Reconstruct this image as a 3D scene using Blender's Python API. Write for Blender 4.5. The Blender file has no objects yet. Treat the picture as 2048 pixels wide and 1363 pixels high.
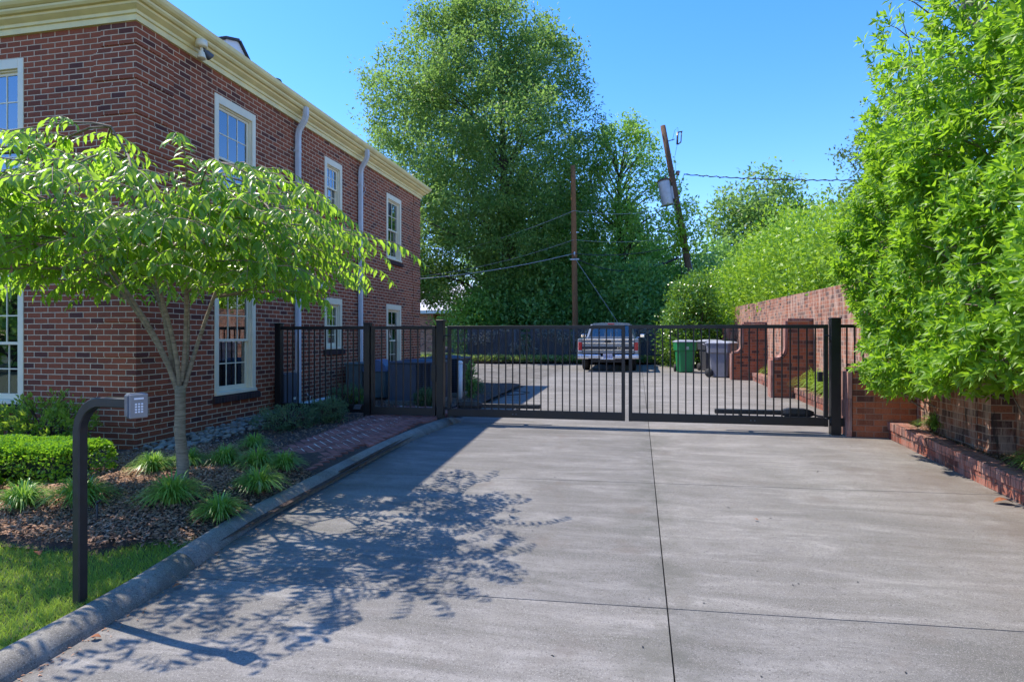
import bpy, math, random
import numpy as np
from mathutils import Vector, Matrix, noise as mnoise
random.seed(7); RS = np.random.RandomState(11)
R = math.radians
scene = bpy.context.scene
col = scene.collection

# ------------------------------------------------------------------ camera
cam = bpy.data.cameras.new("camera"); cam.sensor_width = 36.0; cam.lens = 21.375
cam.shift_y = -9.5/2048; cam.clip_end = 2000; cam.clip_start = .05
camo = bpy.data.objects.new("camera", cam); col.objects.link(camo)
YAW = math.atan(251/1216)
camo.location = (0, 0, 1.61); camo.rotation_euler = (R(90), 0, YAW)
scene.camera = camo

# ------------------------------------------------------------------ light
SUN_FROM = Vector((-3.30, 0.70, 5.17)).normalized()
elev = math.asin(SUN_FROM.z)
azim = math.atan2(SUN_FROM.x, SUN_FROM.y)       # clockwise from +Y
w = bpy.data.worlds.new("World"); scene.world = w; w.use_nodes = True
nt = w.node_tree; nt.nodes.clear()
sky = nt.nodes.new("ShaderNodeTexSky"); sky.sky_type = 'NISHITA'; sky.sun_disc = False
sky.sun_elevation = elev; sky.sun_rotation = azim
sky.air_density = 1.0; sky.dust_density = .15; sky.ozone_density = 4.0; sky.altitude = 200
hs = nt.nodes.new("ShaderNodeHueSaturation"); hs.inputs['Saturation'].default_value = 1.30
bg = nt.nodes.new("ShaderNodeBackground"); bg.inputs['Strength'].default_value = .135
out = nt.nodes.new("ShaderNodeOutputWorld")
nt.links.new(sky.outputs[0], hs.inputs['Color']); tm = nt.nodes.new("ShaderNodeMix"); tm.data_type = 'RGBA'; tm.blend_type = 'MULTIPLY'; tm.inputs[0].default_value = 1; tm.inputs[7].default_value = (1.03, .85, .97, 1)
nt.links.new(hs.outputs[0], tm.inputs[6]); nt.links.new(tm.outputs[2], bg.inputs['Color'])
nt.links.new(bg.outputs[0], out.inputs[0])
sl = bpy.data.lights.new("sun", 'SUN'); sl.energy = 2.6; sl.angle = R(.5); sl.color = (1, .92, .80)
so = bpy.data.objects.new("sun", sl); col.objects.link(so)
so.rotation_euler = (-SUN_FROM).to_track_quat('-Z', 'Y').to_euler()
scene.view_settings.view_transform = 'Standard'; scene.view_settings.look = 'None'
scene.view_settings.exposure = 1.5; scene.view_settings.gamma = 1
scene.cycles.max_bounces = 7; scene.cycles.diffuse_bounces = 4; scene.cycles.transparent_max_bounces = 10
scene.cycles.transmission_bounces = 4; scene.cycles.glossy_bounces = 3
scene.cycles.caustics_reflective = False; scene.cycles.caustics_refractive = False

def gz(y):
    if y < 8.75: return .0355*y
    if y < 27: return .3106+.0098*(y-8.75)
    return .4895

# ------------------------------------------------------------------ materials
class N:
    def __init__(s, name):
        m = bpy.data.materials.new(name); m.use_nodes = True
        s.m = m; s.t = m.node_tree; s.t.nodes.clear()
        s.out = s.n("OutputMaterial")
    def n(s, kind, **kw):
        nd = s.t.nodes.new("ShaderNode"+kind)
        for k, v in kw.items():
            if k.startswith('i_'):
                nd.inputs[k[2:].replace('_', ' ')].default_value = v
            else: setattr(nd, k, v)
        return nd
    def l(s, a, b): s.t.links.new(a, b)
    def pr(s, color=(.5,.5,.5), rough=.6, metal=0, spec=.5):
        p = s.n("BsdfPrincipled")
        p.inputs['Base Color'].default_value = (*color, 1)
        p.inputs['Roughness'].default_value = rough; p.inputs['Metallic'].default_value = metal
        p.inputs['Specular IOR Level'].default_value = spec
        s.p = p; s.l(p.outputs[0], s.out.inputs[0]); return p
    def noise(s, vec, scale, detail=4, rough=.55, dist=0):
        q = s.n("TexNoise"); q.inputs['Scale'].default_value = scale
        q.inputs['Detail'].default_value = detail; q.inputs['Roughness'].default_value = rough
        q.inputs['Distortion'].default_value = dist
        s.l(vec, q.inputs['Vector']); return q.outputs[0]
    def ramp(s, fac, a, b, ca=0., cb=1.):
        q = s.n("MapRange"); s.l(fac, q.inputs[0]); q.inputs[1].default_value = a; q.inputs[2].default_value = b
        q.inputs[3].default_value = ca; q.inputs[4].default_value = cb; return q.outputs[0]
    def mix(s, fac, a, b, mode='MIX'):
        q = s.n("Mix", data_type='RGBA', blend_type=mode)
        for v, i in ((fac, 0), (a, 6), (b, 7)):
            if hasattr(v, 'is_linked'): s.l(v, q.inputs[i])
            elif isinstance(v, (int, float)): q.inputs[i].default_value = v
            else: q.inputs[i].default_value = (*v, 1)
        return q.outputs[2]
    def math(s, op, a, b=0.):
        q = s.n("Math", operation=op)
        for v, i in ((a, 0), (b, 1)):
            if hasattr(v, 'is_linked'): s.l(v, q.inputs[i])
            else: q.inputs[i].default_value = v
        return q.outputs[0]
    def bump(s, h, strength, dist):
        b = s.n("Bump"); b.inputs['Strength'].default_value = strength; b.inputs['Distance'].default_value = dist
        s.l(h, b.inputs['Height']); s.l(b.outputs[0], s.p.inputs['Normal']); return b
    def pos(s):
        g = s.n("NewGeometry"); return g.outputs['Position']
    def scaled(s, vec, sc):
        q = s.n("VectorMath", operation='MULTIPLY'); s.l(vec, q.inputs[0]); q.inputs[1].default_value = sc; return q.outputs[0]

def simple(name, color, rough=.5, metal=0, spec=.5, var=.12, scale=6., bump=0.):
    k = N(name); k.pr(color, rough, metal, spec); v = k.pos()
    nz = k.noise(v, scale, 5)
    c = k.mix(k.ramp(nz, .3, .7), tuple(x*(1-var) for x in color), tuple(min(1, x*(1+var)) for x in color))
    k.l(c, k.p.inputs['Base Color'])
    k.l(k.ramp(nz, .3, .7, max(.02, rough-.06), rough+.06), k.p.inputs['Roughness'])
    if bump: k.bump(k.noise(v, scale*14, 3), .5, bump)
    return k.m

def brick_mat(name, c1, c2, mortar, w=.2032, h=.0677, mo=.005, weather=None, dark=(.03,.02,.02), darkamt=.25, varn=.35, stain=None, rowlock=False):
    k = N(name); k.pr(c1, .85, 0, .25)
    uv = k.n("UVMap"); v = uv.outputs[0]; P = k.pos()
    wob = k.noise(v, 25, 2); wv = k.n("VectorMath", operation='MULTIPLY_ADD')
    wc = k.n("TexNoise"); wc.inputs['Scale'].default_value = 22; k.l(v, wc.inputs['Vector'])
    wv2 = k.n("VectorMath", operation='SUBTRACT'); k.l(wc.outputs[1], wv2.inputs[0]); wv2.inputs[1].default_value = (.5, .5, .5)
    k.l(wv2.outputs[0], wv.inputs[0]); wv.inputs[1].default_value = (.004, .004, .004); k.l(v, wv.inputs[2])
    b = k.n("TexBrick"); b.offset = .5; b.inputs['Scale'].default_value = 1
    b.inputs['Brick Width'].default_value = w; b.inputs['Row Height'].default_value = h
    b.inputs['Mortar Size'].default_value = mo; b.inputs['Mortar Smooth'].default_value = .25; b.inputs['Bias'].default_value = 0
    b.inputs['Color1'].default_value = (0, 0, 0, 1); b.inputs['Color2'].default_value = (1, 1, 1, 1); b.inputs['Mortar'].default_value = (0, 0, 0, 1)
    k.l(wv.outputs[0], b.inputs['Vector'])
    rnd = k.n("SeparateColor"); k.l(b.outputs['Color'], rnd.inputs[0]); rv = rnd.outputs[0]
    cc = k.mix(k.ramp(rv, .1, .9), c1, c2)
    cc = k.mix(k.ramp(rv, 1-darkamt-.12, 1-darkamt+.1, 0, .75), cc, dark)
    fine = k.noise(v, 60, 5, .7); cc = k.mix(1., cc, k.mix(k.ramp(fine, .25, .75), (1-varn,)*3, (1+varn*.6,)*3), 'MULTIPLY')
    mv = k.noise(v, 9, 4); mc = k.mix(k.ramp(mv, .3, .7), tuple(x*.75 for x in mortar), tuple(min(1, x*1.12) for x in mortar))
    mc = k.mix(1., mc, k.mix(k.noise(v, 180, 2), (.75,)*3, (1.15,)*3), 'MULTIPLY')
    c = k.mix(b.outputs['Fac'], cc, mc)
    if weather:
        # vertical run-off stains and blooms that belong to the masonry
        sv = k.scaled(v, (6., 1.1, 1)); st = k.noise(sv, 1.3, 6, .7, .4)
        sv2 = k.scaled(v, (14., 2.2, 1)); st2 = k.noise(sv2, 1.0, 5, .7)
        c = k.mix(k.ramp(st, .44, .62, 0, weather[2]), c, weather[0])
        c = k.mix(k.ramp(st2, .54, .66, 0, weather[3]), c, weather[1])
    if stain:
        s3 = k.noise(v, .9, 5, .65)
        c = k.mix(k.ramp(s3, .5, .75, 0, stain[1]), c, stain[0])
    k.l(c, k.p.inputs['Base Color'])
    hgt = k.math('SUBTRACT', k.math('MULTIPLY', fine, .25), b.outputs['Fac'])
    k.bump(hgt, .7, .006)
    return k.m

def concrete_mat(name, base=(.36,.35,.35), grit=1., stains=1., edge=0.):
    k = N(name); k.pr(base, .88, 0, .25); P = k.pos()
    a = k.noise(P, .55, 6, .62, .6); b = k.noise(k.scaled(P, (.55, 2.8, 1)), 1.7, 8, .72, .7); c = k.noise(P, 7, 7, .75)
    d = k.noise(P, 70, 3, .8); e = k.noise(P, 170, 2, .9)
    t = k.mix(k.ramp(a, .32, .68), tuple(x*.68 for x in base), tuple(x*1.15 for x in base))
    t = k.mix(k.ramp(b, .5, .70, 0, .62*stains), t, tuple(x*1.55 for x in base))
    t = k.mix(k.ramp(b, .5, .34, 0, .6*stains), t, (base[0]*.55, base[1]*.56, base[2]*.53))
    t = k.mix(k.ramp(c, .38, .66, 0, .45), t, (base[0]*.68, base[1]*.66, base[2]*.60))
    # exposed sandy grit: darker and lighter grains
    t = k.mix(k.ramp(d, .54, .66, 0, .8*grit), t, tuple(x*.38 for x in base))
    t = k.mix(k.ramp(e, .55, .68, 0, .8*grit), t, tuple(min(1, x*1.9) for x in base))
    sp = k.n('SeparateXYZ'); k.l(P, sp.inputs[0]); g2 = k.noise(P, 2.1, 5, .7)
    jd = k.math('ABSOLUTE', k.math('SUBTRACT', sp.outputs[0], .16)); jm = k.math('MULTIPLY', k.ramp(jd, .0, .38, 1, 0), k.ramp(g2, .45, .62, 0, .75))
    t = k.mix(jm, t, (base[0]*.50, base[1]*.52, base[2]*.47))
    em = k.math('MULTIPLY', k.ramp(sp.outputs[0], 1.7, 3.1, 0, 1), k.ramp(k.noise(P, 1.2, 6, .7), .40, .62, .1, .8)); t = k.mix(em, t, (base[0]*.62, base[1]*.52, base[2]*.47))
    lm = k.math('MULTIPLY', k.ramp(sp.outputs[0], -2.45, -2.85, 0, 1), k.ramp(g2, .38, .6, .15*edge, .8*edge)); t = k.mix(lm, t, (base[0]*.42, base[1]*.40, base[2]*.36))
    gi = k.n('NewGeometry'); t = k.mix(1., t, k.mix(gi.outputs['Random Per Island'], (.88, .89, .90), (1.10, 1.09, 1.07)), 'MULTIPLY')
    m = k.noise(P, 2.3, 3, .5); t = k.mix(k.ramp(m, .62, .72, 0, .5), t, (base[0]*.70, base[1]*.63, base[2]*.58))
    k.l(t, k.p.inputs['Base Color'])
    k.bump(k.math('ADD', k.math('MULTIPLY', d, .6), e), .35*grit, .004); return k.m

def leaf_mat(name, ca, cb, trans, tr=.5, rough=.42, spec=.5, third=None):
    k = N(name); p = k.pr(ca, rough, 0, spec)
    at = k.n("Attribute", attribute_name="rnd"); f = at.outputs['Fac']
    c = k.mix(f, ca, cb)
    if third: c = k.mix(k.ramp(f, .93, .97), c, third)
    nz = k.noise(k.pos(), .8, 3); c = k.mix(1., c, k.mix(k.ramp(nz, .35, .65), (.8, .85, .8), (1.15, 1.1, 1.1)), 'MULTIPLY')
    k.l(c, p.inputs['Base Color'])
    tl = k.n("BsdfTranslucent"); k.l(k.mix(f, tuple(x*.85 for x in trans), trans), tl.inputs['Color'])
    mx = k.n("MixShader"); mx.inputs[0].default_value = tr
    k.l(p.outputs[0], mx.inputs[1]); k.l(tl.outputs[0], mx.inputs[2]); k.l(mx.outputs[0], k.out.inputs[0]); return k.m

def bark_mat(name, a, b, bands=False, scale=1.):
    k = N(name); k.pr(a, .85, 0, .2); P = k.pos()
    n1 = k.noise(k.scaled(P, (1, 1, 6) if bands else (6, 6, .9)), 9*scale, 5, .65)
    n2 = k.noise(P, 5, 4); c = k.mix(k.ramp(n1, .35, .65), a, b)
    c = k.mix(k.ramp(n2, .55, .7, 0, .6), c, tuple(x*.5 for x in a)); k.l(c, k.p.inputs['Base Color'])
    k.bump(n1, .8, .006); return k.m

def glass_mat(name, tint=(.75,.85,.9), refl=.35):
    k = N(name)
    tr = k.n("BsdfTransparent"); tr.inputs[0].default_value = (*tint, 1)
    gl = k.n("BsdfGlossy"); gl.inputs['Roughness'].default_value = .02; gl.inputs[0].default_value = (.9, .95, 1, 1)
    lw = k.n("LayerWeight"); lw.inputs[0].default_value = .35
    f = k.ramp(lw.outputs['Fresnel'], 0, 1, refl*.55, 1)
    nb = k.n("Bump"); nb.inputs['Strength'].default_value = .03; nb.inputs['Distance'].default_value = .02
    k.l(k.noise(k.pos(), 3, 2), nb.inputs['Height']); k.l(nb.outputs[0], gl.inputs['Normal'])
    mx = k.n("MixShader"); k.l(f, mx.inputs[0]); k.l(tr.outputs[0], mx.inputs[1]); k.l(gl.outputs[0], mx.inputs[2]); k.l(mx.outputs[0], k.out.inputs[0]); return k.m

M = {}
M['brick'] = brick_mat('house_brick', (.35,.093,.042), (.23,.066,.034), (.70,.52,.34), mo=.0062, darkamt=.10, dark=(.07,.03,.03), stain=((.06,.03,.02), .35))
M['brick_wall'] = brick_mat('garden_wall_brick', (.36,.135,.075), (.24,.092,.06), (.42,.30,.23), w=.2032, h=.0762, mo=.006, darkamt=.22, dark=(.06,.045,.045), weather=((.52,.38,.30), (.045,.038,.035), .65, .9), varn=.5)
M['brick_pier'] = brick_mat('garden_pier_brick', (.42,.12,.05), (.27,.085,.042), (.30,.20,.14), w=.2032, h=.0762, mo=.005, darkamt=.18, dark=(.05,.03,.028), weather=((.38,.2,.13), (.05,.035,.03), .25, .3), varn=.5)
M['brick_planter'] = brick_mat('planter_brick', (.33,.10,.06), (.22,.07,.05), (.10,.07,.06), w=.2032, h=.0740, mo=.005, darkamt=.15, weather=((.45,.33,.28), (.06,.05,.045), .4, .45), varn=.5)
M['rowlock'] = brick_mat('rowlock_cap', (.37,.15,.105), (.26,.105,.08), (.12,.08,.07), w=.0762, h=.4, mo=.004, darkamt=.12, weather=((.5,.38,.33), (.08,.06,.05), .4, .35), varn=.45)
M['sill_brick'] = brick_mat('sill_rowlock', (.075,.035,.032), (.05,.028,.028), (.09,.075,.06), w=.0677, h=.5, mo=.005, darkamt=.3, varn=.4)
M['brick_far'] = brick_mat('far_brick', (.55,.22,.13), (.42,.16,.10), (.6,.45,.36))
M['paver'] = simple('paver_clay', (.27,.105,.085), .85, var=.5, scale=7, bump=.003)
M['sand'] = simple('joint_sand', (.8,.74,.62), .95, var=.25, scale=40)
M['concrete'] = concrete_mat('drive_concrete', (.212,.200,.188), edge=1., stains=1.35)
M['curb'] = concrete_mat('curb_concrete', (.22,.205,.18), 1.3, 1.2)
M['joint'] = simple('joint_dirt', (.035,.032,.03), .95)
M['mulchbase'] = simple('mulch_soil', (.07,.045,.035), .95, var=.5, scale=25, bump=.02)
M['soil'] = simple('lawn_soil', (.045,.06,.02), .95, var=.4, scale=8, bump=.01)
M['cream'] = simple('cream_paint', (.80,.67,.31), .5, var=.10, scale=3.5)
M['white'] = simple('window_paint', (.80,.71,.50), .42, var=.06, scale=5)
M['dspout'] = simple('downspout_paint', (.58,.58,.57), .4, var=.12, scale=4)
M['black'] = simple('gate_paint', (.0045,.005,.0065), .42, var=.3, scale=9)
M['keypost'] = simple('pedestal_paint', (.016,.018,.021), .42, var=.25, scale=20, bump=.0006)
M['keybox'] = simple('keypad_case', (.07,.085,.11), .45, var=.12, scale=15)
M['keyface'] = simple('keypad_plate', (.27,.26,.25), .5, var=.06, scale=20)
M['keywhite'] = simple('keypad_keys', (.85,.86,.88), .4, var=.02)
M['shingle'] = simple('roof_shingle', (.06,.06,.065), .9, var=.4, scale=14, bump=.006)
M['flash'] = simple('white_trim', (.75,.76,.78), .5, var=.05)
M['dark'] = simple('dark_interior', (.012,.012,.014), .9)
M['curtain'] = simple('curtain_cloth', (.22,.25,.42), .9, var=.1, scale=3)
M['curtain_dark'] = simple('valance_cloth', (.10,.095,.14), .9, var=.9, scale=16)
M['blind'] = simple('cream_blind', (.62,.55,.48), .8, var=.06, scale=3)
M['glass'] = glass_mat('window_glass', tint=(.6,.68,.72), refl=.42)
M['gray'] = simple('grey_metal', (.075,.085,.10), .5, var=.12)
M['hvac'] = simple('condenser_paint', (.05,.072,.105), .45, var=.12)
M['hvacdark'] = simple('condenser_core', (.012,.014,.02), .7)
M['pvc'] = simple('pvc_pipe', (.72,.70,.66), .5, var=.08)
M['domegrey'] = simple('blue_grey_plastic', (.10,.15,.26), .35, var=.08)
M['utility'] = simple('utility_green', (.09,.13,.13), .6, var=.2)
M['chain'] = simple('galvanised_wire', (.16,.16,.165), .45, .6, var=.2)
M['boards'] = simple('charcoal_boards', (.055,.055,.062), .8, var=.35, scale=5, bump=.003)
M['pole'] = bark_mat('pole_wood', (.26,.125,.055), (.16,.075,.035))
M['pole2'] = bark_mat('weathered_pole_wood', (.16,.095,.06), (.08,.05,.035))
M['steelgrey'] = simple('transformer_steel', (.42,.43,.46), .45, .1, var=.2, scale=3)
M['wire'] = simple('cable_rubber', (.03,.032,.035), .6)
M['wiregrey'] = simple('cable_aluminium', (.28,.30,.32), .5, .4)
M['porcelain'] = simple('insulator_porcelain', (.11,.07,.06), .25)
M['greenbin'] = simple('green_plastic', (.012,.19,.06), .5, var=.1)
M['darkbin'] = simple('charcoal_plastic', (.045,.045,.052), .5, var=.1)
M['greybin'] = simple('grey_plastic', (.155,.155,.18), .55, var=.08)
M['binlid'] = simple('pale_lid_plastic', (.30,.31,.35), .5, var=.08)
M['rubber'] = simple('tyre_rubber', (.015,.015,.016), .75, bump=.002)
M['rim'] = simple('wheel_steel', (.30,.30,.31), .35, .6)
M['silver'] = simple('silver_paint', (.24,.255,.27), .3, .35, var=.05)
M['trgreen'] = simple('dark_green_paint', (.015,.06,.045), .25, .1, var=.08)
M['chrome'] = simple('chrome', (.72,.73,.75), .14, .95, var=.04)
M['blacktrim'] = simple('black_trim', (.015,.015,.016), .5)
M['tail'] = simple('tail_lens', (.55,.015,.02), .25, var=.15, scale=20)
M['lens'] = simple('reverse_lens', (.7,.68,.66), .25)
M['plate'] = simple('plate_sheet', (.62,.63,.75), .4, var=.1, scale=25)
M['ink'] = simple('plate_ink', (.07,.08,.22), .5)
M['trglass'] = glass_mat('truck_glass', (.45,.48,.50), .2)
M['leafdead'] = simple('dead_leaf', (.24,.08,.03), .8, var=.4, scale=60)
M['stone'] = simple('river_stone', (.25,.22,.18), .75, var=.45, scale=6, bump=.003)
M['bark_small'] = bark_mat('ornamental_bark', (.33,.27,.19), (.16,.125,.085), True, 1.)
M['bark'] = bark_mat('tree_bark', (.10,.075,.055), (.05,.04,.03))
M['bark_pale'] = bark_mat('pale_stem_bark', (.30,.26,.22), (.18,.15,.12))
# leaves
M['l_tree'] = leaf_mat('ornamental_leaf', (.08,.19,.025), (.18,.31,.04), (.50,.80,.06), .58, .30, .7)
M['l_shrub'] = leaf_mat('big_shrub_leaf', (.035,.12,.012), (.24,.43,.03), (.48,.80,.04), .45, .42, .4, third=(.42,.33,.05))
M['l_oak'] = leaf_mat('oak_leaf', (.06,.135,.045), (.18,.29,.085), (.34,.56,.11), .45, .5, .35)
M['l_maple'] = leaf_mat('mid_leaf', (.11,.24,.05), (.25,.43,.085), (.46,.78,.11), .4, .45)
M['l_under'] = leaf_mat('understory_leaf', (.10,.21,.06), (.22,.37,.10), (.40,.7,.13), .4, .5)
M['l_hedge'] = leaf_mat('privet_leaf', (.12,.25,.02), (.27,.44,.035), (.52,.82,.05), .38, .42)
M['l_holly'] = leaf_mat('holly_leaf', (.06,.16,.02), (.16,.30,.03), (.35,.6,.05), .3, .3, .7)
M['l_box'] = leaf_mat('boxwood_leaf', (.09,.22,.02), (.22,.42,.03), (.42,.76,.04), .35, .4)
M['l_azalea'] = leaf_mat('azalea_leaf', (.11,.20,.02), (.22,.34,.04), (.5,.7,.06), .4, .45)
M['l_lir'] = leaf_mat('liriope_blade', (.12,.27,.04), (.26,.44,.09), (.46,.76,.1), .3, .35, .7, third=(.40,.42,.20))
M['l_lirbright'] = leaf_mat('bright_blade', (.16,.26,.03), (.28,.38,.06), (.50,.70,.06), .35, .4)
M['l_hazel'] = leaf_mat('bluegreen_leaf', (.08,.15,.07), (.15,.23,.12), (.20,.38,.14), .3, .5)
M['l_grass'] = leaf_mat('grass_blade', (.13,.24,.035), (.32,.44,.06), (.5,.7,.08), .35, .5, .4, third=(.34,.29,.10))
M['l_cover'] = leaf_mat('groundcover_leaf', (.10,.16,.04), (.24,.30,.10), (.40,.52,.12), .35, .4)
M['chip'] = leaf_mat('bark_chip', (.19,.10,.06), (.46,.28,.185), (.1,.06,.04), .04, .85, .2, third=(.42,.31,.24))
M['flower'] = leaf_mat('cream_flower', (.62,.55,.32), (.75,.68,.45), (.6,.55,.35), .3, .6)

# ------------------------------------------------------------------ mesh helpers
def tag(o, label=None, cat=None, group=None, kind=None):
    if label: o['label'] = label
    if cat: o['category'] = cat
    if group: o['group'] = group
    if kind: o['kind'] = kind
    return o
def empty(name, loc, label, cat, group=None):
    o = bpy.data.objects.new(name, None); o.empty_display_size = .2; col.objects.link(o); o.location = loc
    o['origin0'] = (0, 0, 0); del o['origin0']
    return tag(o, label, cat, group)

class MB:
    def __init__(s): s.v = []; s.f = []; s.sm = []
    def add(s, V, F, smooth=False):
        b = len(s.v); s.v += [tuple(p) for p in V]; s.f += [tuple(i+b for i in q) for q in F]; s.sm += [smooth]*len(F); return s
    def quad(s, a, b, c, d): return s.add([a, b, c, d], [(0, 1, 2, 3)])
    def box(s, x0, x1, y0, y1, z0, z1, bev=0, mat=None):
        if x1 < x0: x0, x1 = x1, x0
        if y1 < y0: y0, y1 = y1, y0
        if z1 < z0: z0, z1 = z1, z0
        b = min(bev, (x1-x0)*.45, (y1-y0)*.45, (z1-z0)*.45)
        if b <= 0:
            V = [(x, y, z) for z in (z0, z1) for y in (y0, y1) for x in (x0, x1)]
            F = [(0, 2, 3, 1), (4, 5, 7, 6), (0, 1, 5, 4), (2, 6, 7, 3), (0, 4, 6, 2), (1, 3, 7, 5)]
        else:
            V = []; idx = {}
            for ix in (0, 1):
                for iy in (0, 1):
                    for iz in (0, 1):
                        X, Y, Z = (x0, x1)[ix], (y0, y1)[iy], (z0, z1)[iz]
                        sx, sy, sz = (b, -b)[ix], (b, -b)[iy], (b, -b)[iz]
                        idx[ix, iy, iz] = len(V)
                        V += [(X, Y+sy, Z+sz), (X+sx, Y, Z+sz), (X+sx, Y+sy, Z)]
            g = lambda x, y, z, a: idx[x, y, z]+a
            F = [(g(0,0,0,0), g(0,0,1,0), g(0,1,1,0), g(0,1,0,0)), (g(1,0,0,0), g(1,1,0,0), g(1,1,1,0), g(1,0,1,0)),
                 (g(0,0,0,1), g(1,0,0,1), g(1,0,1,1), g(0,0,1,1)), (g(0,1,0,1), g(0,1,1,1), g(1,1,1,1), g(1,1,0,1)),
                 (g(0,0,0,2), g(0,1,0,2), g(1,1,0,2), g(1,0,0,2)), (g(0,0,1,2), g(1,0,1,2), g(1,1,1,2), g(0,1,1,2))]
            for z in (0, 1):
                for y in (0, 1): F.append((g(0,y,z,1), g(1,y,z,1), g(1,y,z,2), g(0,y,z,2)))
                for x in (0, 1): F.append((g(x,0,z,0), g(x,1,z,0), g(x,1,z,2), g(x,0,z,2)))
            for x in (0, 1):
                for y in (0, 1): F.append((g(x,y,0,0), g(x,y,1,0), g(x,y,1,1), g(x,y,0,1)))
            for x in (0, 1):
                for y in (0, 1):
                    for z in (0, 1): F.append((g(x,y,z,0), g(x,y,z,1), g(x,y,z,2)))
        if mat is not None: V = [tuple(mat @ Vector(p)) for p in V]
        return s.add(V, F)
    def tube(s, pts, rad, n=8, cap=True, smooth=True, squash=None):
        pts = [Vector(p) for p in pts]; m = len(pts)
        if not hasattr(rad, '__len__'): rad = [rad]*m
        V = []; F = []; up = None
        for i, p in enumerate(pts):
            t = (pts[min(i+1, m-1)]-pts[max(i-1, 0)])
            t = t.normalized() if t.length > 1e-9 else Vector((0, 0, 1))
            if up is None: up = t.orthogonal().normalized() if squash is None else squash
            a = (up - t*up.dot(t)); a = a.normalized() if a.length > 1e-6 else t.orthogonal().normalized()
            up = a; b = t.cross(a)
            for j in range(n):
                th = 2*math.pi*(j+.5*(n == 4))/n; V.append(p+(a*math.cos(th)+b*math.sin(th))*rad[i])
        for i in range(m-1):
            for j in range(n):
                F.append((i*n+j, i*n+(j+1) % n, (i+1)*n+(j+1) % n, (i+1)*n+j))
        s.add(V, F, smooth)
        if cap:
            b = len(s.v)-n*m; s.f += [tuple(b+n-1-j for j in range(n)), tuple(b+(m-1)*n+j for j in range(n))]; s.sm += [False]*2
        return s
    def sweep(s, prof, frames, closed=True, cap=True, smooth=False):
        n = len(prof); V = []; F = []
        for (o, a, b) in frames:
            o, a, b = Vector(o), Vector(a), Vector(b)
            for (u, v) in prof: V.append(o+a*u+b*v)
        for i in range(len(frames)-1):
            for j in range(n if closed else n-1):
                F.append((i*n+j, i*n+(j+1) % n, (i+1)*n+(j+1) % n, (i+1)*n+j))
        s.add(V, F, smooth)
        if cap and closed:
            b = len(s.v)-len(V); s.f += [tuple(b+n-1-j for j in range(n)), tuple(b+(len(frames)-1)*n+j for j in range(n))]; s.sm += [False]*2
        return s
    def prism(s, poly, axis, a, b):      # poly in the plane normal to axis
        def P(u, v, w): return {'x': (w, u, v), 'y': (u, w, v), 'z': (u, v, w)}[axis]
        n = len(poly)
        return s.add([P(u, v, a) for u, v in poly]+[P(u, v, b) for u, v in poly],
                     [tuple(range(n-1, -1, -1)), tuple(range(n, 2*n))]+[(j, (j+1) % n, n+(j+1) % n, n+j) for j in range(n)])
    def lathe(s, c, prof, n=20, smooth=True, mat=None):   # prof (r,z)
        V = []; F = []
        for (r, z) in prof:
            for j in range(n):
                th = 2*math.pi*j/n; V.append(Vector((r*math.cos(th), r*math.sin(th), z)))
        if mat is not None: V = [mat @ v for v in V]
        V = [v+Vector(c) for v in V]
        for i in range(len(prof)-1):
            for j in range(n): F.append((i*n+j, i*n+(j+1) % n, (i+1)*n+(j+1) % n, (i+1)*n+j))
        return s.add(V, F, smooth)
    def ellipsoid(s, c, r, n=12, m=8):
        pr = [(max(1e-4, math.sin(math.pi*i/m)), -math.cos(math.pi*i/m)) for i in range(m+1)]
        return s.lathe(c, pr, n, True, Matrix.Diagonal((r[0], r[1], r[2])))
    def build(s, name, mat, parent=None, origin=None, uvs=True, recalc=True):
        me = bpy.data.meshes.new(name); V = np.array(s.v, dtype=np.float64)
        if parent is not None:
            o0 = Vector((0, 0, 0)); q = parent
            while q is not None: o0 = o0+Vector(q.location); q = q.parent
            loc = (0, 0, 0); org = o0
        else:
            if origin is None: origin = (V[:, 0].mean(), V[:, 1].mean(), V[:, 2].min())
            org = Vector(origin); loc = origin
        me.from_pydata((V-np.array(org)).tolist(), [], s.f)
        me.polygons.foreach_set('use_smooth', s.sm)
        if recalc:
            import bmesh
            bm = bmesh.new(); bm.from_mesh(me); bmesh.ops.recalc_face_normals(bm, faces=bm.faces); bm.to_mesh(me); bm.free()
        if uvs:
            ul = me.uv_layers.new(name='UVMap'); ox, oy, oz = org
            for p in me.polygons:
                nx, ny, nz = abs(p.normal.x), abs(p.normal.y), abs(p.normal.z)
                for li in p.loop_indices:
                    c = me.vertices[me.loops[li].vertex_index].co; x, y, z = c.x+ox, c.y+oy, c.z+oz
                    ul.data[li].uv = (x, y) if nz > nx and nz > ny else ((y-6.06+.33, z) if nx > ny else (x+5.73+.33, z))
        me.materials.append(mat)
        o = bpy.data.objects.new(name, me); col.objects.link(o); o.location = loc
        if parent is not None: o.parent = parent
        return o

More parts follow.
